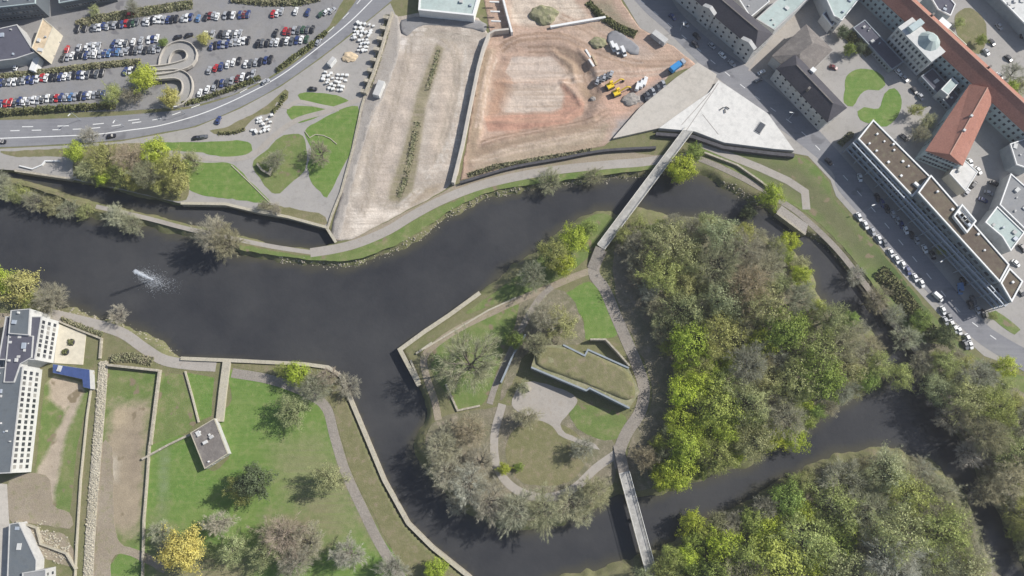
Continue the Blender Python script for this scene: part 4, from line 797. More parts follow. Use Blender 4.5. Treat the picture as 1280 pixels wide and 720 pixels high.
def car(px, py, ang_px, c, label, kind='car', group=None, z=0.1):
    """ang_px: pixel direction (dx, dy) the car points to"""
    q = G(px, py, 0.7); d = G(px+ang_px[0], py+ang_px[1], 0.7) - q; body, parts, wme, (Lh, Wd) = CM[kind]
    o = link('parked_car' if kind == 'car' else 'parked_van', body, None, (q.x, q.y, z)); o.rotation_euler = (0, 0, math.atan2(d.y, d.x)); o.color = (*PAINT[c][0], 1)
    k_ = random.uniform(.93, 1.05) if kind == 'car' else 1.0; o.scale = (k_, 1, random.uniform(.97, 1.08))
    for nm, me in parts: link(nm, me, o)
    for sx in (-1, 1):
        for sy in (-1, 1):
            link('wheel', wme, o, (sx*Lh*.62, sy*(Wd-.1), .32))
    tag(o, label, 'car' if kind == 'car' else 'van', group); return o
def row(p0, p1, spec, desc, ang, group='cars in the car park', fr='left'):
    n = len(spec); k = 0
    for i, c in enumerate(spec):
        if c == '.': continue
        k += 1; u = i/(n-1) if n > 1 else .5
        x = p0[0]+(p1[0]-p0[0])*u + random.gauss(0,.25); y = p0[1]+(p1[1]-p0[1])*u + random.gauss(0,.5)
        a = (ang[0]+random.gauss(0,.04), ang[1]) if random.random() < .6 else (-ang[0]+random.gauss(0,.04), -ang[1])
        car(x, y, a, c, f"{PAINT[c][1]} car, {ordw(k)} from {fr} {desc}", group=group)
A1 = (.28, -1)
row((1,129),(129,117),'brrgbwswsgwgrbslskbwsgb','in the lowest row beside the roadside hedge',A1)
row((1,103),(127,91),'bgswgsbbwrwkkbwskbwgkgk','in the row below the grassy hedge',A1)
row((156,90),(176,85),'bwkg','in the short row beside the lime tree',A1)
row((79,71),(199,60),'kswkkbswsblblsskgskgss','on the lower side of the middle double row',A1)
row((84,61),(196,48),'r..s.wsws...bswg.w.s.wbw','on the upper side of the middle double row',A1)
row((97,36),(204,24),'k.k.gswbsgskbrkng.swkwws','in the top row left of its gap',A1)
row((210,24),(310,17),'bkk.swb.l.kmsw.skw.bmb','in the top row right of its gap',A1)
row((222,47),(236,44),'kk','in the pair above the spiral ramp',(1,-.35))
row((256,43),(300,42),'w.s.kgwgws','on the upper side of the short double row',A1)
row((264,57),(310,50),'bkbsbsswwk','on the lower side of the short double row',A1)
row((262,87),(299,76),'srbwwk','in the row right of the spiral ramp',A1)
row((307,80),(338,74),'wgskbk','in the row under the road bend',A1)
row((322,54),(383,49),'kgkswkwgbwn','on the lower side of the right double row',A1)
row((345,40),(390,36),'k.rmsgngk','on the upper side of the right double row',A1)
row((341,16),(352,14),'rws','in the top right red and white group',A1)
row((370,14),(385,15),'wb','in the pair right of the red and white group',A1)
row((402,17),(415,13),'nws','at the end island beside the bend',(.7,-.7))
row((250,116),(268,108),'wws','in the row above the road bend hedge',A1)
row((271,106),(316,92),'kbgsmwks','in the row along the road bend',A1)
car(73,49,(.3,-1),'w','white car alone beside the beige roof'); car(66,66,(.3,-1),'s','silver car alone below the white car')
car(20,83,(.3,-1),'w','white car alone left of the white shed'); car(163,18,(1,-.1),'r','red car alone behind the top row')
car(398,52,(.55,-.8),'s','silver car driving up the bend of the main road'); car(332,102,(.9,-.5),'s','grey silver car driving round the main road bend')
car(2,177,(1,0),'k','black car on the lower lane at the left edge'); car(139,170,(1,-.2),'k','dark car on the main road beside the trees')
car(391,111,(1,.05),'k','black car parked beside the narrow lawn'); car(273,150,(.4,-1),'b','dark blue car on the olive road bank')
car(246,172,(1,-.2),'k','dark car under the hedge of the park entrance'); car(254,171,(1,-.2),'g','grey car under the hedge of the park entrance')
# town cars
sd1 = (.72,.68)
for i, (x, y, c) in enumerate([(841,21,'b'),(857,30,'s'),(871,45,'k'),(869,55,'k'),(890,57,'s'),(903,69,'w'),(915,79,'s')]):
    car(x, y, sd1, c, f"{PAINT[c][1]} car, {ordw(i+1)} down the street before the long pale building", group='cars in the shaded street')
pk = (.42,.9)
for i, (x, y, c) in enumerate([(1074,271,'w'),(1082,281,'w'),(1091,289,'s'),(1099,299,'w'),(1106,303,'g'),(1114,316,'w'),(1121,324,'w'),(1129,331,'w'),(1135,338,'b'),(1144,347,'w'),(1152,354,'w')]):
    car(x, y, pk, c, f"{PAINT[c][1]} car, {ordw(i+1)} from top in the sunny row by the verge", group='cars along the sunny verge')
for i, (x, y, c) in enumerate([(1097,247,'k'),(1103,254,'b'),(1109,261,'k'),(1116,267,'s'),(1122,275,'s'),(1127,281,'b'),(1132,287,'w'),(1140,294,'k'),(1146,300,'s'),(1156,311,'w'),(1166,319,'k'),(1213,381,'k'),(1217,375,'g'),(1222,387,'s'),(1229,392,'k'),(1204,352,'k')]):
    car(x, y, pk, c, f"{PAINT[c][1]} car, {ordw(i+1)} from top in the row shaded by the office block", group='cars shaded by the office block')
for i, (x, y, c) in enumerate([(1179,388,'w'),(1182,401,'s'),(1187,396,'g'),(1190,405,'w'),(1194,411,'w'),(1199,413,'w'),(1210,423,'w'),(1207,431,'g'),(1213,431,'w')]):
    car(x, y, pk, c, f"{PAINT[c][1]} car, {ordw(i+1)} from top in the loose group under the trees", group='cars under the trees by the street')
for x, y, c, a, lb in [(1036,202,'k',(.7,.7),'black car at the edge of the office shadow'),(1075,222,'w',(.2,1),'white car alone in the office shadow'),(1042,84,'m',(1,.4),'maroon car beside the slate roofed corner building'),(1123,90,'w',(.7,.7),'white car, upper of two in the round courtyard'),(1131,98,'s',(.7,.7),'silver car, lower of two in the round courtyard'),(1093,68,'k',(.7,.7),'black car in the courtyard corner by the bushes'),(1143,113,'k',(.6,.8),'black car beside the dark annex'),(1151,121,'s',(.6,.8),'silver car beside the dark annex'),(1130,172,'k',(.7,.6),'black car behind the office roof corner'),(1213,203,'w',(.4,.9),'white car beside the white flat annex roof'),(1223,213,'w',(.6,.7),'white car beside the white annex corner'),(1217,231,'k',(.6,-.7),'black car below the white annex'),(1209,240,'s',(.6,-.7),'silver car below the white annex'),(1243,229,'k',(.8,.3),'black car in the yard, top of three'),(1236,241,'s',(.8,.3),'silver car in the yard, middle of three'),(1229,250,'b',(.8,.3),'dark blue car in the yard, lowest of three'),(1240,53,'k',(.6,.7),'dark car, upper of two on the pale courtyard edge'),(1233,65,'s',(.6,.7),'silver car, lower of two on the pale courtyard edge'),(1249,33,'s',(.6,.7),'silver car under the long white hall'),(1261,73,'k',(.6,.6),'black car on the pale courtyard right side'),(1249,95,'w',(.6,.7),'white car on the pale courtyard'),(1277,43,'k',(.3,.9),'black car at the right picture edge'),(1270,329,'w',(.7,.6),'white car behind the end of the office block'),(1278,310,'k',(.6,.8),'black car at the right edge by the office block'),(952,90,'w',(.8,-.4),'white car at the corner of the side street'),(948,100,'g',(.8,-.4),'grey car at the corner of the side street'),(1276,365,'k',(.6,.8),'black car right of the last office roof')]:
    car(x, y, a, c, lb)
car(1172,371,(.75,.65),'w','white box van parked beside the town street',kind='van')
car(1200,361,(.1,1),'l','light blue van in the shadow of the office block',kind='van')
for i, (x, y) in enumerate([(766,59),(771,62),(779,65)]): car(x, y, (.4,.9), 'w', f"white van, {ordw(i+1)} from left behind the dark asphalt remnant", kind='van', group='white vans on the site', z=0.2)
for i, (x, y) in enumerate([(797,108),(802,105),(806,102)]): car(x, y, (.3,-.9), 'w', f"white van, {ordw(i+1)} from left beside the yellow machines", kind='van', group='white vans by the machines', z=0.2)
for i in range(5): car(747+i*4.2, 101-i*2.0, (.35,-.9), 'sgsgs'[i], f"{PAINT['sgsgs'[i]][1]} car, {ordw(i+1)} from left in the row above the yellow machines", group='cars above the machines', z=0.2)
for i in range(8): car(807+i*3.2, 122-i*2.4, (.4,.9), 'kgkskgks'[i], f"{PAINT['kgkskgks'[i]][1]} car, {ordw(i+1)} from left in the row at the plaza edge", group='cars at the plaza edge', z=0.2)

# ------------------------------------------------------------------ buildings
def window_mesh(nm, frame):
    """unit window 1x1 in XZ, facing -Y: frame proud of a recessed pane"""
    V = []; Fc = []; ix = []
    def bx(x0, x1, z0, z1, y0, y1, mi):
        k = len(V)
        for x in (x0, x1):
            for y in (y0, y1):
                for z in (z0, z1): V.append((x, y, z))
        for f in ((0,1,3,2),(4,6,7,5),(0,4,5,1),(2,3,7,6),(0,2,6,4),(1,5,7,3)): Fc.append(tuple(k+i for i in f)); ix.append(mi)
    t_ = .09
    bx(-.5,.5,0,t_,-.09,.02,1); bx(-.5,.5,1-t_,1,-.09,.02,1); bx(-.5,-.5+t_,t_,1-t_,-.09,.02,1); bx(.5-t_,.5,t_,1-t_,-.09,.02,1)
    bx(-.5+t_,.5-t_,t_,1-t_,-.04,.01,0)
    me = mesh(nm, V, Fc, [M_glass, frame], ix); bm = bmesh.new(); bm.from_mesh(me); bmesh.ops.recalc_face_normals(bm, faces=bm.faces); bm.to_mesh(me); bm.free(); return me
WIN = {'w': window_mesh('window', M_offwhite), 'g': window_mesh('window', M_bluegrey)}
def windows(parent, org, a, b, z0, fl_h, nf, nc, ww=1.15, wh=1.55, margin=1.2, sill=0.95, style='w'):
    """rows of windows on the face from a to b (world); outward is to the right of a->b"""
    d = (b-a).to_2d(); L_ = d.length; d = d.normalized(); ang = math.atan2(d.y, d.x); n = Vector((d.y, -d.x))
    for f in range(nf):
        for c in range(nc):
            s = margin + (L_-2*margin)*((c+.5)/nc); p = a.to_2d() + d*s + n*.015
            o = link('window', WIN[style], parent, (p.x-org.x, p.y-org.y, z0+f*fl_h+sill)); o.rotation_euler = (0,0,ang); o.scale = (ww, 1, wh)
def building(name, label, pts, h, wall_m, roof_m, roof='flat', pitch=3.5, parapet=None, wins=(), ov=.35, cat='building', z0=-.1, over=0.0):
    """pts: ccw world corners. wins: (edge, floors, columns[, z0, floor height, w, h, style])"""
    P = [Vector((p[0], p[1], 0)) for p in pts]; n = len(P); ar = sum(P[i].x*P[(i+1) % n].y-P[(i+1) % n].x*P[i].y for i in range(n))
    if ar < 0: P = P[::-1]
    c = sum(P, Vector())/n; org = Vector((c.x, c.y, 0)); e = empty(name, org); tag(e, label, cat); Q = [p-org for p in P]
    V = [(q.x, q.y, z0) for q in Q]+[(q.x, q.y, h) for q in Q]; Fc = [(i, (i+1) % n, n+(i+1) % n, n+i) for i in range(n)]+[tuple(range(n, 2*n))]
    link('wall', mesh('wall', V, Fc, wall_m), e)
    if roof == 'flat':
        pl = [Vector((q.x, q.y)) for q in Q]; ins = []
        def inset(d):
            out = []
            for i in range(n):
                a = (pl[i]-pl[i-1]).normalized(); b = (pl[(i+1) % n]-pl[i]).normalized(); t_ = (a+b).normalized(); nr = Vector((-t_.y, t_.x)); cc = max(.35, nr.dot(Vector((-a.y, a.x)))); out.append(pl[i]+nr*(d/cc))
            return out
        I = inset(.05); link('roof', mesh('roof', [(q.x,q.y,h+.06) for q in I]+[(q.x,q.y,h-.05) for q in I], [tuple(range(n))]+[(i+n,(i+1) % n+n,(i+1) % n,i) for i in range(n)], roof_m), e)
        area = abs(ar)/2
        if area > 50 and name not in ('casemate', 'office_block'):
            rr_ = random.Random(int(area*10)); xs_ = [q.x for q in pl]; ys_ = [q.y for q in pl]; I5 = inset(1.2); kk = 0; ang_ = math.atan2((pl[1]-pl[0]).y, (pl[1]-pl[0]).x)
            for _ in range(60):
                x_, y_ = rr_.uniform(min(xs_), max(xs_)), rr_.uniform(min(ys_), max(ys_))
                if kk < min(9, int(area/45)+1) and inpoly(np.array([x_]), np.array([y_]), I5)[0]:
                    kk += 1; w_ = rr_.choice((.5,.7,1.0,1.6)); o_ = link('roof_vent', boxmesh('roof_vent', w_, w_*rr_.uniform(.7,1.6), rr_.uniform(.4,1.0), rr_.choice((M_steel, M_offwhite, M_greywall))), e, (x_, y_, h+.05)); o_.rotation_euler = (0,0,ang_)
        if parapet:
            pm, pw, ph = parapet; O = inset(-.06); I2 = inset(pw)
            V = [(q.x,q.y,h+ph) for q in O]+[(q.x,q.y,h+ph) for q in I2]+[(q.x,q.y,h-.25) for q in O]+[(q.x,q.y,h+.03) for q in I2]
            Fc = []
            for i in range(n):
                j = (i+1) % n; Fc += [(i,j,n+j,n+i),(2*n+i,2*n+j,j,i),(n+i,n+j,3*n+j,3*n+i)]
            link('parapet', mesh('parapet', V, Fc, pm), e)
    else:                       # ridge along the longer axis of a four cornered plan
        if (Q[1]-Q[0]).length < (Q[2]-Q[1]).length: Q = Q[1:]+Q[:1]; 
        u = (Q[1]-Q[0]).normalized(); v = (Q[3]-Q[0]).normalized(); E = [Q[0]-u*ov-v*ov, Q[1]+u*ov-v*ov, Q[2]+u*ov+v*ov, Q[3]-u*ov+v*ov]
        m0 = (E[0]+E[3])/2; m1 = (E[1]+E[2])/2; wd = (E[3]-E[0]).length
        if roof == 'hip': m0 = m0+u*wd*.42; m1 = m1-u*wd*.42
        ez = h-.1; V = [(q.x,q.y,ez) for q in E]+[(m0.x,m0.y,h+pitch),(m1.x,m1.y,h+pitch)]+[(q.x,q.y,ez-.2) for q in E]
        Fc = [(0,1,5,4),(2,3,4,5),(1,2,5),(3,0,4),(6,7,1,0),(7,8,2,1),(8,9,3,2),(9,6,0,3),(9,8,7,6)]
        r_ = link('roof', mesh('roof', V, Fc, roof_m), e)
        A, B = Vector((m0.x,m0.y)), Vector((m1.x,m1.y)); link('ridge', ribbon_mesh('ridge', [A, B], -.22, .22, h+pitch+.08, h+pitch-.15, plain_ridge if roof_m is M_red else M_taupe), r_)
    for w_ in wins:
        ed, nf, nc = w_[:3]; zz, fh, ww, wh, stl = (list(w_[3:]) + [0.6, 3.3, 1.15, 1.55, 'w'][len(w_)-3:])
        windows(e, org, P[ed], P[(ed+1) % n], zz, fh, nf, nc, ww, wh, style=stl)
    return e, org, P
plain_ridge = plain('ridge_tiles', (0.42,0.25,0.19), .8, .1)
def rect(a, b, depth, z=0.0):
    A, B = G(*a, z), G(*b, z); d = (B-A).normalized(); n = Vector((-d.y, d.x, 0)); return [A, B, B+n*depth, A+n*depth]
def roofpts(l, h): return [Vector((q.x, q.y, 0)) for q in GL(l, h)]
def boxpart(parent, org, name, c, size, rz, mat, z):
    o = link(name, boxmesh(name, *size, mat), parent, (c.x-org.x, c.y-org.y, z)); o.rotation_euler = (0,0,rz); return o

# long pale building on the shaded street
e, org, P = building('town_house', 'long pale three storey building with dark slate roof at the top', rect((812,-27),(934,78),12), 10.5, M_greywall, M_slate, 'hip', 3.6, wins=((0,3,17,0.4,3.3,1.4,1.8),(1,3,4,0.4,3.3,1.4,1.8)))
for (a, b) in (((872,24),(886,36)), ((918,64),(934,78))):
    q = rect(a, b, 2.0); d = (q[1]-q[0]).normalized(); n = Vector((-d.y, d.x, 0)); q = [p-n*1.0 for p in q]
    V = [(p.x-org.x, p.y-org.y, 0) for p in q]+[(p.x-org.x, p.y-org.y, 11.2) for p in q]; m0 = (q[0]+q[1])/2-org; m1 = (q[2]+q[3])/2-org
    V += [(m0.x,m0.y,12.9),(m1.x,m1.y,12.9)]
    pj = link('bay', mesh('bay', V, [(0,1,5,4),(1,2,6,5),(2,3,7,6),(3,0,4,7),(4,5,8),(6,7,9),(5,6,9,8),(7,4,8,9)], M_greywall), e)
    windows(e, org, q[0], q[1], 0.4, 3.3, 3, 2, 1.4, 1.8, .6)
# corner house with hip roof
e, org, P = building('town_house', 'pale corner house with dark slate hip roof and small windows', rect((962,99),(1023,164),11.5), 9.5, M_greywall, M_slate, 'hip', 3.4, wins=((0,3,9,0.4,3.0,1.3,1.6),(1,3,3,0.4,3.0,1.3,1.6)))
boxpart(e, org, 'dormer', G(1016,88,11.5), (2.2,2.2,1.8), .8, M_white, 10.4); boxpart(e, org, 'chimney', G(1010,112,12), (1.4,1.0,2.4), .8, M_taupe, 11.2)
building('town_house', 'taupe roofed wing behind the slate corner house', roofpts([(966,70),(1008,31),(1040,62),(1001,100)], 7)[0:4], 7.0, M_greywall, M_taupe, 'hip', 3.2, wins=())
building('town_house', 'flat mint roofed block at the top of the town', roofpts([(1024,-20),(1092,-24),(1052,26),(1042,20)], 9), 9.0, M_offwhite, M_mintroof, 'flat', parapet=(M_white,.35,.4), wins=((0,3,4),(1,3,5)))
e, org, P = building('roof_annex', 'small white framed annex with dark roof near mint block', roofpts([(1028,18),(1036,10),(1048,22),(1040,33)], 5.5), 5.5, M_offwhite, M_darkroof, 'flat', parapet=(M_white,.4,.35), wins=())
building('town_house', 'pale flat roofed building behind the long building', roofpts([(945,24),(985,-12),(1024,-16),(996,12),(968,38)], 7), 7.0, M_offwhite, M_mintroof, 'flat', parapet=(M_greywall,.4,.4), wins=())
building('town_house', 'grey low roof behind the slate roofed long building', roofpts([(915,-14),(950,-14),(962,2),(938,22)], 6), 6.0, M_greywall, M_greyroof, 'flat', parapet=(M_white,.4,.3), wins=())
# long red roofed block
LR = rect((1080,-22),(1300,182),12.0,10.0)
e, org, P = building('red_roofed_block', 'long mint walled block with red tiled roof', LR, 10.0, M_mint, M_red, 'gable', 4.6, wins=((0,3,38,0.3,3.1,1.2,1.6,'g'),))
q = rect((1112,48),(1152,90),9.0); d = (q[1]-q[0]).normalized(); n = Vector((-d.y, d.x, 0)); q = [p-n*3.5 for p in q]
link('bay', mesh('bay', [(p.x-org.x,p.y-org.y,0) for p in q]+[(p.x-org.x,p.y-org.y,12.0) for p in q], [(0,1,5,4),(1,2,6,5),(2,3,7,6),(3,0,4,7),(4,5,6,7)], M_offwhite), e)
windows(e, org, q[0], q[1], 0.3, 3.7, 3, 10, 1.1, 2.2, .5, style='g'); windows(e, org, q[1], q[2], 0.3, 3.7, 3, 3, 1.1, 2.2, .8, style='g')
m_ = (q[1]+q[2])/2; cpos = q[0].lerp(q[1], .62) + n*6.5
bm = bmesh.new(); bmesh.ops.create_cone(bm, cap_ends=True, segments=12, radius1=5.2, radius2=2.0, depth=2.8); me = bpy.data.meshes.new('cap_roof'); bm.to_mesh(me); bm.free(); me.materials.append(M_mintroof)
link('cap_roof', me, e, (cpos.x-org.x, cpos.y-org.y, 13.4))
boxpart(e, org, 'stair_tower', q[0].lerp(q[1], .2)+n*6.0, (3.0,7.5,3.2), math.atan2(d.y, d.x), M_mint, 10.8)
for k, s in enumerate((.12,.3,.62,.86)): boxpart(e, org, 'chimney', LR[0].lerp(LR[1], s)+n*8.2, (1.0,1.3,1.6), math.atan2(d.y, d.x), M_taupe, 13.2)
building('annex', 'long dark flat roofed annex below the red roofed block', rect((1062,40),(1110,92),7.5), 3.2, M_bluegrey, M_darkroof, 'flat', parapet=(M_bluegrey,.4,.3), wins=((0,1,14,.0,3.3,1.2,1.5,'g'),))
building('annex', 'long dark flat roofed annex at the lower end of the block', rect((1146,100),(1184,141),7.5), 3.2, M_bluegrey, M_darkroof, 'flat', parapet=(M_bluegrey,.4,.3), wins=((0,1,10,.0,3.3,1.2,1.5,'g'),))
e, org, P = building('stair_block', 'rounded pale stair block between annex and red roof', roofpts([(1176,112),(1190,97),(1198,104),(1185,119)], 7), 7.0, M_offwhite, M_mintroof, 'flat', parapet=(M_white,.3,.3), wins=())
# red wing
Wq = roofpts([(1158,188),(1213,106),(1240,126),(1203,206)], 9.5)
e, org, P = building('red_roofed_wing', 'red tiled wing with mint gable end behind the office block', Wq, 9.5, M_mint, M_red, 'gable', 4.2, wins=((0,3,3,.3,3.0,1.2,1.6,'g'),(1,3,10,.3,3.0,1.1,1.5,'g'),(2,3,3,.3,3.0,1.2,1.6,'g'),(3,3,10,.3,3.0,1.2,1.6,'g')))
for (x, y) in ((1214,145),(1205,163)): boxpart(e, org, 'chimney', G(x,y,13.7), (1.1,1.1,1.7), .9, M_offwhite, 12.6)
building('annex', 'white flat roofed annex at the end of the red wing', roofpts([(1187,217),(1201,196),(1222,215),(1207,239)], 6), 6.0, M_cream, M_conc2, 'flat', parapet=(M_white,.3,.25), wins=())
building('town_house', 'blue grey building with white roof rim at the right edge', roofpts([(1262,180),(1286,172),(1310,200),(1288,212),(1270,206)], 7), 7.0, M_bluegrey, M_greyroof, 'flat', parapet=(M_white,.4,.4), wins=())
building('town_house', 'grey flat roofed building right of the office block', roofpts([(1263,217),(1300,250),(1282,288),(1249,256)], 7), 7.0, M_offwhite, M_greyroof, 'flat', parapet=(M_white,.45,.4), wins=())
building('town_house', 'pale mint roofed building right of the office block', roofpts([(1246,258),(1280,291),(1263,314),(1252,296),(1231,278)], 6.5), 6.5, M_offwhite, M_mintroof, 'flat', parapet=(M_white,.45,.4), wins=())
building('town_house', 'small dark roofed building behind the red ridge', roofpts([(1148,8),(1174,32),(1166,40),(1140,14)], 8), 8.0, M_offwhite, M_taupe, 'flat', parapet=(M_white,.3,.3), wins=())
building('town_house', 'white topped cube behind the red ridge', roofpts([(1178,21),(1190,31),(1180,42),(1168,31)], 9), 9.0, M_white, M_white, 'flat', wins=())
building('town_house', 'dark glazed roof building at the top edge', roofpts([(1160,-8),(1180,-10),(1194,6),(1188,20),(1172,12)], 9), 9.0, M_bluegrey, M_darkroof, 'flat', parapet=(M_white,.4,.4), wins=())
building('town_house', 'low dark roofed row beside the white cube', roofpts([(1186,36),(1208,56),(1202,62),(1181,43)], 5), 5.0, M_cream, M_taupe, 'flat', parapet=(M_cream,.3,.3), wins=())
building('hall', 'long white roofed hall in the top right corner', roofpts([(1222,-30),(1252,-30),(1300,18),(1300,50)], 6), 6.0, M_bluegrey, M_offwhite, 'flat', parapet=(M_white,.5,.4), wins=())

# office block: three roof sections, steel gallery frame on the street side
def office(label, corners, h):
    return building('office_block', label, roofpts(corners, h), h, M_bluegrey, M_brownroof, 'flat', parapet=(M_white,.55,.5), wins=())
eA, oA, PA = office('upper office block section with brown gravel roof and vents', [(1072,174),(1091,150),(1162,221),(1140,246)], 11)
eB, oB, PB = office('long office block section with brown roof and white plant box', [(1147,241),(1163,219),(1261,331),(1249,353)], 13.5)
eC, oC, PC = office('last small office block section with brown roof', [(1250,354),(1261,335),(1278,352),(1264,378)], 11.5)
for lst, e, o, z in (([(1096,168),(1086,180),(1095,189),(1110,203),(1128,202),(1105,177),(1116,181),(1117,188),(1126,220),(1135,208)], eA, oA, 11.05), ([(1171,240),(1190,262),(1222,293),(1230,313),(1205,272)], eB, oB, 13.55), ([(1265,353)], eC, oC, 11.55)):
    for (x, y) in lst: boxpart(e, o, 'roof_vent', G(x, y, z), (random.uniform(.7,1.1),)*2+(random.uniform(.5,.9),), .7, M_white, z)
boxpart(eA, oA, 'roof_hatch', G(1146,233,11), (1.2,4.0,1.2), .75, M_white, 11.05)
q = roofpts([(1193,270),(1203,256),(1220,276),(1209,290)], 15); d = (q[3]-q[0]).normalized(); 
pb = empty('plant_box', (0,0,0)); bpy.data.objects.remove(pb)
cc = sum(q, Vector())/4; rz = math.atan2((q[1]-q[2]).y, (q[1]-q[2]).x)
P4 = [Vector((p.x, p.y)) for p in q]+[Vector((q[0].x, q[0].y))]
link('plant_screen', ribbon_mesh('plant_screen', P4, -.3, .3, 15.0, 13.5, M_white, oB), eB)
for k in range(4): boxpart(eB, oB, 'cooling_unit', q[0].lerp(q[3], .2+.2*k).lerp(q[1].lerp(q[2], .2+.2*k), .5), (1.3,3.2,1.2), rz+1.57, M_white if k % 2 == 0 else M_steel, 13.56)
# facade floors, windows and steel gallery along the street
a = G(1062,190,0); b = G(1244,395,0); d = (b-a).normalized(); n = Vector((d.y, -d.x, 0)); L_ = (b-a).length; rz = math.atan2(d.y, d.x)
fr = empty('steel_gallery', a); tag(fr, 'blue grey steel gallery frame along the street front of the office', 'gallery')
f0 = Vector((PA[0].x, PA[0].y, 0))
# line of the office front in the world: from roof corners
fa = roofpts([(1072,174)], 11)[0]; fb = roofpts([(1264,378)], 11.5)[0]; d = (fb-fa).normalized(); n = Vector((d.y, -d.x, 0)); L_ = (fb-fa).length; rz = math.atan2(d.y, d.x); fr.location = (fa.x, fa.y, 0)
for f in range(3):
    z = 3.6+f*3.2
    for w0_, w1_ in ((1.9, 2.4), (.35, .75)):
        Pq = [fa.to_2d(), fb.to_2d()]; 
        link('floor_beam', ribbon_mesh('floor_beam', [p + n.to_2d()*((w0_+w1_)/2) for p in Pq], -(w1_-w0_)/2, (w1_-w0_)/2, z+.18, z-.18, M_steel, Vector((fa.x,fa.y,0))), fr)
    nb = 26
    for k in range(nb+1):
        if f == 4 and False: continue
        p = fa + d*(L_*k/nb) + n*1.3; boxpart(fr, fa, 'cross_beam', p, (.25,1.9,.3), rz, M_steel, z-.2)
for k in range(14):
    p = fa + d*(L_*k/13) + n*2.15; boxpart(fr, fa, 'post', p, (.3,.3,10.2), rz, M_steel, 0)
for e, o, P, h in ((eA,oA,PA,11),(eB,oB,PB,13.5),(eC,oC,PC,11.5)):
    # street side edge = the one whose outward normal matches n
    for i in range(4):
        A, B = P[i], P[(i+1) % 4]; dd = (B-A).normalized(); nn = Vector((dd.y, -dd.x, 0)); nf = int(h//3.2)
        if nn.dot(n) > .9: windows(e, o, A, B, .3, 3.1, nf, max(2, int((B-A).length/3.2)), 2.5, 2.0, .5, .7, 'g')
        elif nn.dot(n) < -.9: windows(e, o, A, B, .3, 3.1, nf, max(2, int((B-A).length/4.0)), 1.8, 1.5, .5, .8, 'g')

# top left
building('depot', 'dark flat roofed depot at the left edge of the car park', roofpts([(-60,46),(0,36),(22,31),(44,66),(20,74),(-60,84)], 6), 6.0, M_greywall, M_darkroof, 'flat', parapet=(M_greywall,.4,.4), wins=())
building('depot_gate', 'tall beige roofed gatehouse beside the depot', roofpts([(40,60),(54,23),(67,34),(52,70)], 7), 7.0, M_cream, M_beigeroof, 'flat', parapet=(M_cream,.3,.3), wins=())
building('shed', 'small white shed below the beige gatehouse', roofpts([(36,87),(43,69),(50,72),(43,89)], 3), 3.0, M_white, M_white, 'flat', wins=())
building('glass_hall', 'blue green office hall in the top left corner', rect((-40,32),(62,21),16), 10.0, M_greenblue, M_greenblue, 'flat', parapet=(M_mint,.3,.3), wins=((0,3,22,.3,3.2,1.3,1.6,'g'),))
building('glass_hall', 'blue green low hall behind the scrubby bank', rect((84,14),(148,2),14), 6.0, M_greenblue, M_greenblue, 'flat', parapet=(M_mint,.3,.3), wins=((0,1,18,1.0,3.2,1.3,1.6,'g'),))
# hall at the top
building('hall', 'white flat roofed hall at the head of the sand strip', roofpts([(526,-30),(606,-30),(592,20),(523,13)], 5), 5.0, M_white, M_mintroof, 'flat', parapet=(M_white,.8,.4), wins=())
# lower left: white building with window rows
def lb(a, b, depth, h, label, roof_m, nf, nc, name='school_building'):
    return building(name, label, rect(a, b, depth), h, M_offwhite, roof_m, 'flat', parapet=(M_greywall,.35,.35), wins=((0,nf,nc,.9,3.6,1.75,2.3,'w'),))
lb((67,454),(75,402),15, 11.5, 'upper wing of the white building with rows of square windows', M_darkroof, 3, 8)
lb((39,590),(53,462),13, 11.5, 'long lower wing of the white building with rows of square windows', M_greenblue, 3, 18)
building('school_building', 'dark roofed joint between the wings of the white building', roofpts([(11,418),(42,420),(40,447),(26,455),(18,478),(5,478)], 11.9), 11.9, M_offwhite, M_darkroof, 'flat', parapet=(M_greywall,.3,.3), wins=())
building('school_building', 'grey roofed block at the upper corner of the white building', roofpts([(14,388),(38,386),(36,419),(11,417)], 12.8), 12.8, M_offwhite, M_greenblue, 'flat', parapet=(M_greywall,.3,.3), wins=())
building('school_building', 'blue grey roof at the left edge beside the white building', roofpts([(-40,432),(8,434),(-2,520),(-40,520)], 8), 8.0, M_greywall, M_greenblue, 'flat', parapet=(M_greywall,.3,.3), wins=())
building('annex', 'navy blue sheet roofed passage beside the terrace', roofpts([(66,455),(112,462),(113,486),(104,484),(103,474),(66,466)], 3.4), 3.4, M_greywall, M_blueroof, 'flat', wins=())
e, org, P = building('house', 'small slate roofed house standing in the meadow walls', roofpts([(238,541),(268,523),(285,567),(256,586)], 3.6), 3.6, M_greywall, M_taupe, 'flat', parapet=(M_palestone,.3,.2), wins=((0,1,2,.2,3,1.2,1.4),(2,1,2,.2,3,1.2,1.4)))
boxpart(e, org, 'chimney', G(256,553,4.6), (1.8,1.2,1.0), .5, M_offwhite, 3.65); boxpart(e, org, 'roof_vent', G(250,540,3.8), (.6,.6,.6), .5, M_white, 3.65); boxpart(e, org, 'roof_vent', G(261,577,3.8), (.6,.6,.6), .5, M_white, 3.65)
building('house', 'grey roofed house at the lower left edge', roofpts([(12,655),(24,653),(46,700),(44,760),(8,760)], 4.5), 4.5, M_greywall, M_greenblue, 'flat', parapet=(M_greywall,.3,.3), wins=())
building('house', 'white fronted house cut by the lower edge', rect((70,745),(70,708),9), 6.0, M_greywall, M_greyroof, 'flat', parapet=(M_greywall,.3,.3), wins=((0,2,5,.3,2.9,1.4,1.7,'w'),))
P = GL([(28,653),(48,668),(84,692),(92,714)], .5)
wall('ruin_wall', 'broken pale wall round the rubble yard', [(20,652),(45,660),(50,680),(82,692),(94,712)], .6, 1.6, M_palestone)
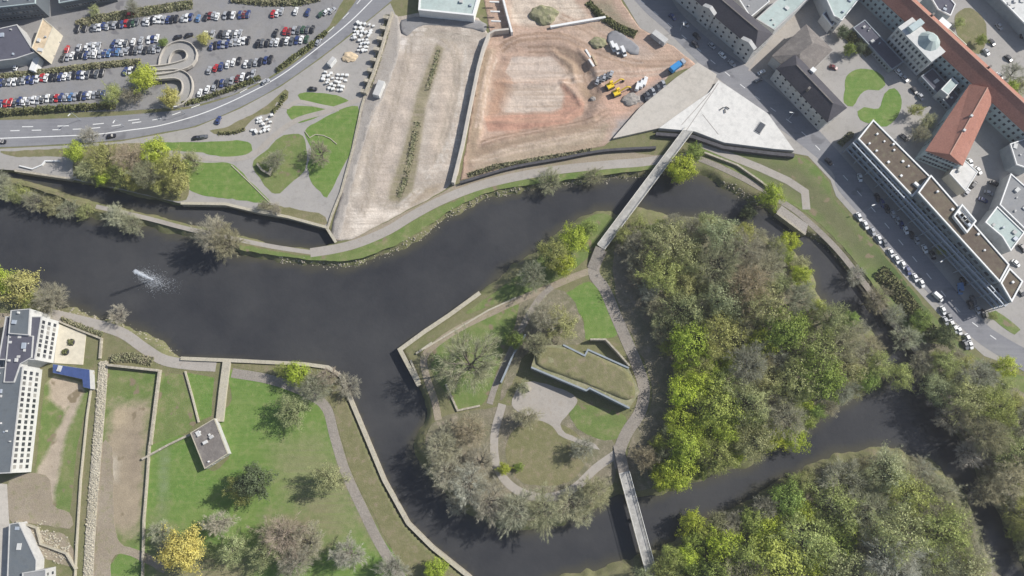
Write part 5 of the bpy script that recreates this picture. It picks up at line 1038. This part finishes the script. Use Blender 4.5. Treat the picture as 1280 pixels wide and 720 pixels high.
sheet('rubble_yard', 'rubble strewn yard of the lower left house', [(30,658),(50,662),(80,668),(94,690),(90,706),(60,700),(48,690)], M_brown, 0.12, True, 0.6)
o = stones('rubble', None, linear(GL([(40,662),(62,680),(86,694)]), False, 2.0), 6, 240, .2, .6, M_palestone, .2, 77); tag(o, 'loose rubble in the yard of the lower left house', None, None, 'stuff')
for i, (x, y) in enumerate(((89,428),(82,440))):
    c = G(x, y, 0.3); V = []; 
    bm = bmesh.new(); bmesh.ops.create_cone(bm, cap_ends=True, segments=14, radius1=1.6, radius2=1.3, depth=.5); bmesh.ops.translate(bm, verts=bm.verts, vec=(0,0,.25)); me = bpy.data.meshes.new('planter'); bm.to_mesh(me); bm.free(); me.materials.append(M_dark)
    o = link('planter', me, None, (c.x, c.y, .3)); tag(o, ('upper' if i == 0 else 'lower')+' dark round planter on the beige terrace', 'planter')
    link('shrub', leafbox('shrub', [Vector((c.x-1,c.y)), Vector((c.x+1,c.y))], 2.2, 1.2, 220, .3, M_hedge, i+5, Vector((c.x,c.y,.3)), .5), o)

# island casemate: grass roofed
cp = [(664,458),(733,487),(738,484),(787,509),(800,490),(786,461),(735,437),(731,445),(704,431),(672,432)]
e, org, P = building('casemate', 'long grass roofed stone casemate on the island', roofpts(cp, 5.0), 5.0, M_stone, M_weed, 'flat', wins=())
pl = roofpts([(670,455),(733,480),(785,500),(794,488),(783,464),(737,443),(704,436),(678,436)], 5.0)
tf = link('turf', sheet_mesh('turf', [Vector((p.x-org.x, p.y-org.y)) for p in catmull(pl, True, 2.5)], 5.12, M_olive, 2.0, lambda x, y: (vnoise(x, y, 4, 9)-.3)*.5, .3), e); paint_soil(tf.data, [])
for pxs in ([(664,459),(733,488),(737,485),(787,510)], [(704,431),(731,444.5),(735,437),(786,460)]):
    Pq = linear([p.to_2d() for p in GL(pxs, 5.4)], False, 4.0); link('parapet', ribbon_mesh('parapet', Pq, -.35, .35, 5.5, .3, M_bluegrey, org), e)
building('sentry_block', 'small stone block at the corner of the casemate court', roofpts([(655,478),(665,485),(662,489),(653,482)], 2), 2.0, M_stone, M_palestone, 'flat', wins=(), cat='stone block')

# ------------------------------------------------------------------ footbridges
def bridge(label, a, b, width, z, npost, piers):
    A, B = G(*a, z), G(*b, z); d = (B-A).normalized(); n = Vector((-d.y, d.x, 0)); L_ = (B-A).length; rz = math.atan2(d.y, d.x); org = Vector((A.x, A.y, 0))
    e = empty('footbridge', org); tag(e, label, 'footbridge', 'footbridges to the island')
    Pq = linear([A, B], False, 3.0)
    link('deck', ribbon_mesh('deck', Pq, -width/2, width/2, z, z-.35, M_deckc, org), e)
    for s in (-1, 1):
        link('girder', ribbon_mesh('girder', Pq, s*(width/2+.02)-.14, s*(width/2+.02)+.14, z+.22, z-.9, M_palestone, org), e)
        link('handrail', ribbon_mesh('handrail', Pq, s*(width/2)-.07, s*(width/2)+.07, z+1.15, z+1.02, M_white, org), e)
        link('rail', ribbon_mesh('rail', Pq, s*(width/2)-.03, s*(width/2)+.03, z+.62, z+.55, M_steel, org), e)
        for k in range(npost+1):
            boxpart(e, org, 'post', A+d*(L_*k/npost)+n*(s*width/2), (.1,.1,1.1), rz, M_steel, z-.02)
    for u in piers:
        c = A+d*(L_*u); boxpart(e, org, 'pier', c, (1.2,width*.8,z+4.2), rz, M_conc, -4.6)
    return e
bridge('long pale footbridge crossing the main river from the plaza', (861,162), (751,309), 3.9, 2.5, 22, (.02,.35,.68,.99))
bridge('shorter pale footbridge at the south end of the island', (780,590), (813,712), 4.2, 2.5, 16, (.01,.5,.99))
for lb_, a_, b_ in (('sloped cobbled head of the south footbridge', (780.3,591), (773,556)), ('sloped cobbled head of the north footbridge', (750.5,309.7), (740,336)), ('sloped head of the south footbridge on the lower bank', (812.7,711), (820,740))):
    Pq = linear([G(*a_, 2.5), G(*b_, .2)], False, 2.0); zz = [2.46-(2.46-.2)*i/(len(Pq)-1) for i in range(len(Pq))]
    tag(link('bridge_ramp', ribbon_mesh('bridge_ramp', Pq, -2.2, 2.2, zz, -.4, M_darkpath)), lb_, None, None, 'structure')

# ------------------------------------------------------------------ spiral ramp in the car park
org = G(220,92,0); sr = empty('spiral_ramp', org); tag(sr, 'figure eight concrete spiral ramp with pale parapets in the car park', 'ramp')
def ramp(px, z0, z1, w):
    P = catmull(GL(px, 2), False, 1.5); n_ = len(P); zz = [z0+(z1-z0)*i/(n_-1) for i in range(n_)]
    dk = link('ramp_deck', ribbon_mesh('ramp_deck', P, -w/2, w/2, zz, [max(q-.6, -.1) for q in zz], M_rampc, org), sr)
    for s in (-1, 1): link('parapet', ribbon_mesh('parapet', P, s*w/2-.2, s*w/2+.2, [q+1.0 for q in zz], [q-.8 if q > .9 else -.1 for q in zz], M_conc, org), dk)
ramp([(188,90),(205,88),(222,84),(236,78),(240,68),(235,59),(224,56),(212,60),(205,70),(203,82)], 2.6, .2, 4.6)
ramp([(188,96),(205,94),(222,93),(232,98),(234,110),(228,122),(214,128),(201,124)], 2.6, .2, 4.6)
for k, u in enumerate(((189,93),(206,91),(222,89))): boxpart(sr, org, 'pillar', G(*u, 1), (1.0,1.0,2.4), .2, M_conc, -.1)

# ------------------------------------------------------------------ site machines
def excavator(label, px, ang, z):
    q = G(*px, 1.5); o = empty('excavator', (q.x, q.y, z), ang); tag(o, label, 'excavator', 'yellow excavators')
    for s in (-1, 1): link('track', boxmesh('track', 3.9, .75, .9, M_dark, .2), o, (0, s*1.15, 0))
    b = link('body', boxmesh('body', 3.4, 2.7, 1.3, M_yellow, .15), o, (-.3, 0, 1.0)); link('counterweight', boxmesh('counterweight', .9, 2.6, 1.1, M_dark, .15), b, (-1.7, 0, .1))
    c = link('cab', boxmesh('cab', 1.6, 1.1, 1.5, M_yellow, .12), o, (.6, .75, 2.2)); link('cab_window', boxmesh('cab_window', 1.62, .9, .8, M_glass), c, (.02, 0, .45))
    bo = link('boom', boxmesh('boom', 4.6, .5, .65, M_yellow, .08), o, (3.0, -.3, 2.8)); bo.rotation_euler = (0, R(-22), 0)
    ar = link('arm', boxmesh('arm', 3.0, .4, .5, M_yellow, .06), o, (5.9, -.3, 2.5)); ar.rotation_euler = (0, R(48), 0)
    link('bucket', boxmesh('bucket', .9, 1.2, .9, M_dark, .15), o, (6.9, -.3, .25)); return o
zs = lambda x, y: float(hsoft(np.array([G(x,y).x]), np.array([G(x,y).y]))[0])+.05
excavator('yellow excavator, upper of two on the site', (763,107), R(28), zs(763,107)); excavator('yellow excavator, lower of two on the site', (771,116), R(24), zs(771,116))
q = G(846,84,1); tk = empty('truck', (q.x, q.y, .15), R(38)); tag(tk, 'truck carrying a bright blue container on the site', 'truck')
link('chassis', boxmesh('chassis', 9.0, 2.2, .4, M_dark), tk, (0,0,.8)); link('container', boxmesh('container', 5.6, 2.6, 2.6, M_blue, .08), tk, (-1.4,0,1.2))
cb = link('cab', boxmesh('cab', 2.0, 2.4, 2.4, M_steel, .2), tk, (3.3,0,.8)); link('windscreen', boxmesh('windscreen', .1, 2.0, .9, M_glass), cb, (1.0,0,1.2))
for x in (-3.4,-2.2,3.2):
    for s in (-1, 1): link('wheel', CM['car'][2], tk, (x, s*1.05, .5)).scale = (1.5,1.5,1.5)
def container(label, px, ang, size, mat, z=.15):
    q = G(*px, 1.2); o = link('site_cabin', boxmesh('site_cabin', *size, mat, .06), None, (q.x, q.y, z)); o.rotation_euler = (0,0,ang); tag(o, label, 'site cabin')
    link('door', boxmesh('door', .9, .06, 1.9, M_white), o, (size[0]*.2, -size[1]/2-.03, .1)); link('roof_rim', boxmesh('roof_rim', size[0]*.96, size[1]*.9, .12, M_greywall), o, (0,0,size[2]+.002)); return o
container('grey site cabin behind the fence by the street', (824,48), R(-42), (8,3.2,2.8), M_greywall); container('pale site cabin beside the ballast strip', (474,112), R(72), (8,3.4,2.8), M_offwhite, zs(474,112)); container('white site cabin beside the white pallets', (415,78), R(55), (4.5,2.2,2.4), M_white)
for i, (a, b) in enumerate((((736,75),(742,84)), ((740,69),(746,82)), ((732,62),(738,72)))):
    A, B = G(*a,.5), G(*b,.5); c = (A+B)/2; o = link('pipe_stack', boxmesh('pipe_stack', (B-A).length, 1.0, .7, M_white if i != 1 else M_timber, .1), None, (c.x, c.y, zs((a[0]+b[0])/2,(a[1]+b[1])/2))); o.rotation_euler = (0,0,math.atan2((B-A).y,(B-A).x)); tag(o, ['lower white pipe bundle','timber bundle','upper white pipe bundle'][i]+' lying beside the pit', 'bundle')
for i, (x, y, r_, lb_, m2) in enumerate(((789,124,4.2,'dark heap of earth beside the yellow excavators',M_gravel),(742,122,1.5,'small dark heap of earth in the pit',M_gravel),(748,53,3.8,'weedy heap of soil near the white vans',M_weed),(680,18,6.5,'weedy mound at the top of the site',M_weed),(437,71,3.6,'orange sand heap beside the white pallets',M_beigeroof))):
    c = G(x, y, .3); bm = bmesh.new(); bmesh.ops.create_icosphere(bm, subdivisions=3, radius=1)
    for v in bm.verts:
        k = 1+.35*(float(vnoise(v.co.x*3+i*9, v.co.y*3, 1.0, 31))-.5)+.2*(float(vnoise(v.co.x*9, v.co.y*9+i, 1.0, 32))-.5); v.co = Vector((v.co.x*r_*k, v.co.y*r_*k*.8, max(v.co.z*r_*.38*k, -.3)))
    me = bpy.data.meshes.new('soil_heap'); bm.to_mesh(me); bm.free(); me.materials.append(m2); o = link('soil_heap', me, None, (c.x, c.y, .05 if i != 1 else zs(x,y))); tag(o, lb_, 'heap')
# row of frames and buttresses along the old wall
bw = wall('buttressed_wall', 'old stone wall with a row of square buttresses', [(490,14),(484,34),(476,62),(466,92),(456,116)], 1.0, 2.6, M_stone, -.6)
w_ = bw.location.copy()
for k in range(8):
    q = G(487-k*4.0, 20+k*13.2, 2.4); boxpart(bw, w_, 'buttress', q+Vector((-1.6,-.4,0)), (3.0,1.7,2.9), -.25, M_stone, .0)
rf = wall('shoring_wall', 'shoring wall with white cross frames at the top of the site', [(628,-6),(634,18),(640,40)], .9, 3.0, M_white, -1.0)
for k, (x, y) in enumerate(((618,4),(619,16),(620,28))): boxpart(rf, rf.location, 'frame', G(x,y,2), (4.6,.6,.6), -.05, M_white, 2.6+1.0)
# pallets
def pallet_mesh(nm, m2):
    bm = bmesh.new(); bmesh.ops.create_cube(bm, size=1)
    for v in bm.verts: v.co = Vector((v.co.x*1.5, v.co.y*1.2, (v.co.z+.5)*1.0+.14))
    bmesh.ops.bevel(bm, geom=bm.edges[:], offset=.1, segments=2, affect='EDGES'); me = bpy.data.meshes.new(nm); bm.to_mesh(me); bm.free(); me.materials.append(m2); return me
PM = pallet_mesh('wrapped_load', M_white); PB = boxmesh('pallet', 1.4, 1.1, .14, M_timber)
def pallets(rows, z, where, group, ang, side):
    for j, xs in enumerate(rows):
        for i, (x, y) in enumerate(sorted(xs)):
            q = G(x, y, z+.7); o = link('wrapped_pallet', PM, None, (q.x, q.y, z)); o.rotation_euler = (0,0,ang+random.gauss(0,.2)); s = random.uniform(.75,1.2); o.scale = (s,s*random.uniform(.8,1.2),random.uniform(.6,1.3)); link('pallet', PB, o)
            tag(o, f"white wrapped pallet, {ordw(i+1)} from left in {ordw(j+1)} row from {side} {where}", 'pallet', group)
pallets([[(447+i*4.6-j*1.6+random.gauss(0,.9), 29+j*4.6+i*.7+random.gauss(0,.6)) for i in range(5) if random.random() < .9] for j in range(5)], .06, 'in the crowded store', 'pallets in the crowded store', .4, 'top')
pallets([[(452+i*4.4-j*1.5+random.gauss(0,.6), 54+j*4.4) for i in range(3)] for j in range(3)], .06, 'above the sand heap', 'pallets in the small store', .4, 'top')
pallets([[(401+i*5.2+j*1.6+random.gauss(0,.6), 108-j*4.4+random.gauss(0,.5)+i*.9) for i in range(6) if i+j > 1 and random.random() < .85] for j in range(5)], .06, 'above the narrow lawn', 'pallets above the narrow lawn', .1, 'bottom')
pallets([[(313+i*4.4+j*1.2+random.gauss(0,.7), 168-j*4.6-i*1.2+random.gauss(0,.6)) for i in range(6) if random.random() < .68] for j in range(5)], .09, 'on the paved bay', 'pallets on the paved bay', .5, 'bottom')
o = link('skylight', boxmesh('skylight', 5.2, 2.6, .5, M_glass, .1), None, G(950,160,2.62)); o.rotation_euler = (0,0,R(55)); tag(o, 'dark glazed skylight set in the bright plaza', 'skylight'); link('rim', boxmesh('rim', 5.8, 3.2, .25, M_greywall), o, (0,0,0))
for i, (x, y) in enumerate(((902,136),(906,139),(909,135))):
    q = G(x, y, 2.7); o = link('bench', boxmesh('seat', 2.0, .5, .1, M_dark), None, (q.x, q.y, 3.0)); o.rotation_euler = (0,0,.6+i); tag(o, ['left','middle','right'][i]+' dark bench of three on the bright plaza', 'bench', 'plaza benches')
    for sx in (-.8,.8): link('leg', boxmesh('leg', .1, .45, .4, M_dark), o, (sx,0,-.4))
# ------------------------------------------------------------------ street lamps
bm = bmesh.new(); bmesh.ops.create_cone(bm, cap_ends=True, segments=8, radius1=.11, radius2=.06, depth=7.0); bmesh.ops.translate(bm, verts=bm.verts, vec=(0,0,3.5)); LP = bpy.data.meshes.new('pole'); bm.to_mesh(LP); bm.free(); LP.materials.append(M_steel)
LH = boxmesh('lamp_head', 1.5, .45, .22, M_white, .06); LAt = boxmesh('arm', 1.2, .08, .08, M_steel)
for (x, y, lb_) in [(101,150,'street lamp on the main road below the roadside hedge'),(155,158,'street lamp on the main road near the lime trees'),(232,142,'street lamp at the start of the road bend'),(1168,330,'street lamp on the sunny side of the town street'),(1085,262,'street lamp opposite the row of shaded cars'),(850,38,'street lamp in the shaded street'),(985,150,'street lamp at the plaza corner'),(320,104,'street lamp above the road bend hedge')]:
    q = G(x, y); o = link('street_lamp', LP, None, (q.x, q.y, .05)); o.rotation_euler = (0,0,random.uniform(3,5)); link('arm', LAt, o, (.6,0,6.9)); link('lamp_head', LH, o, (1.4,0,6.9)); tag(o, lb_, 'street lamp', 'street lamps')

# ------------------------------------------------------------------ fountain
c = G(192,350,WL); fo = empty('fountain', (c.x, c.y, WL)); tag(fo, 'white fountain jet rising from the river', 'fountain')
link('nozzle_float', boxmesh('nozzle_float', 1.6, 1.6, .3, M_dark, .2), fo, (0,0,-.1))
def spray(nm, n, hmax, spread, drift, size, seed, zmin=0.0):
    r = random.Random(seed); V = []; Fc = []
    for _ in range(n):
        u = r.random()**.8; z = zmin+hmax*u; s = spread*(.25+u); x = r.gauss(0, s)+drift[0]*(1-u)*r.random(); y = r.gauss(0, s)+drift[1]*(1-u)*r.random(); w = size*r.uniform(.5,1.3); k = len(V); q = Vector((x,y,z))
        d = Vector((r.gauss(0,1),r.gauss(0,1),r.gauss(0,1))).normalized(); e = d.orthogonal().normalized(); V += [q+d*w, q+e*w, q-d*w, q-e*w]; Fc.append((k,k+1,k+2,k+3))
    return mesh(nm, V, Fc, M_spray)
j_ = link('jet', spray('jet', 2600, 15.5, .38, (.3,0), .11, 4), fo); j_['kind'] = 'stuff'
j_ = link('foam', spray('foam', 700, .12, 2.6, (2,-1), .09, 6), fo); j_['kind'] = 'stuff'
j_ = link('mist', spray('mist', 2600, 11, 1.3, (15,-7), .075, 5), fo); j_['kind'] = 'stuff'
print('objects', len(bpy.data.objects), 'cars', sum(1 for o in bpy.data.objects if o.name.startswith('parked_')), 'trees', len(TREES))
# ------------------------------------------------------------------ thin haze
hm = bpy.data.materials.new('haze'); hm.use_nodes = True; t = hm.node_tree; t.nodes.remove(t.nodes['Principled BSDF'])
pv = t.nodes.new('ShaderNodeVolumePrincipled'); pv.inputs['Color'].default_value = (0.93,0.94,1.0,1); pv.inputs['Density'].default_value = 0.00013; pv.inputs['Anisotropy'].default_value = 0.2
t.links.new(pv.outputs[0], t.nodes['Material Output'].inputs['Volume'])
tag(link('haze', boxmesh('haze', 14000, 14000, 304, hm), None, (0, 0, -8)), 'thin pale haze over the whole place', None, None, 'stuff')
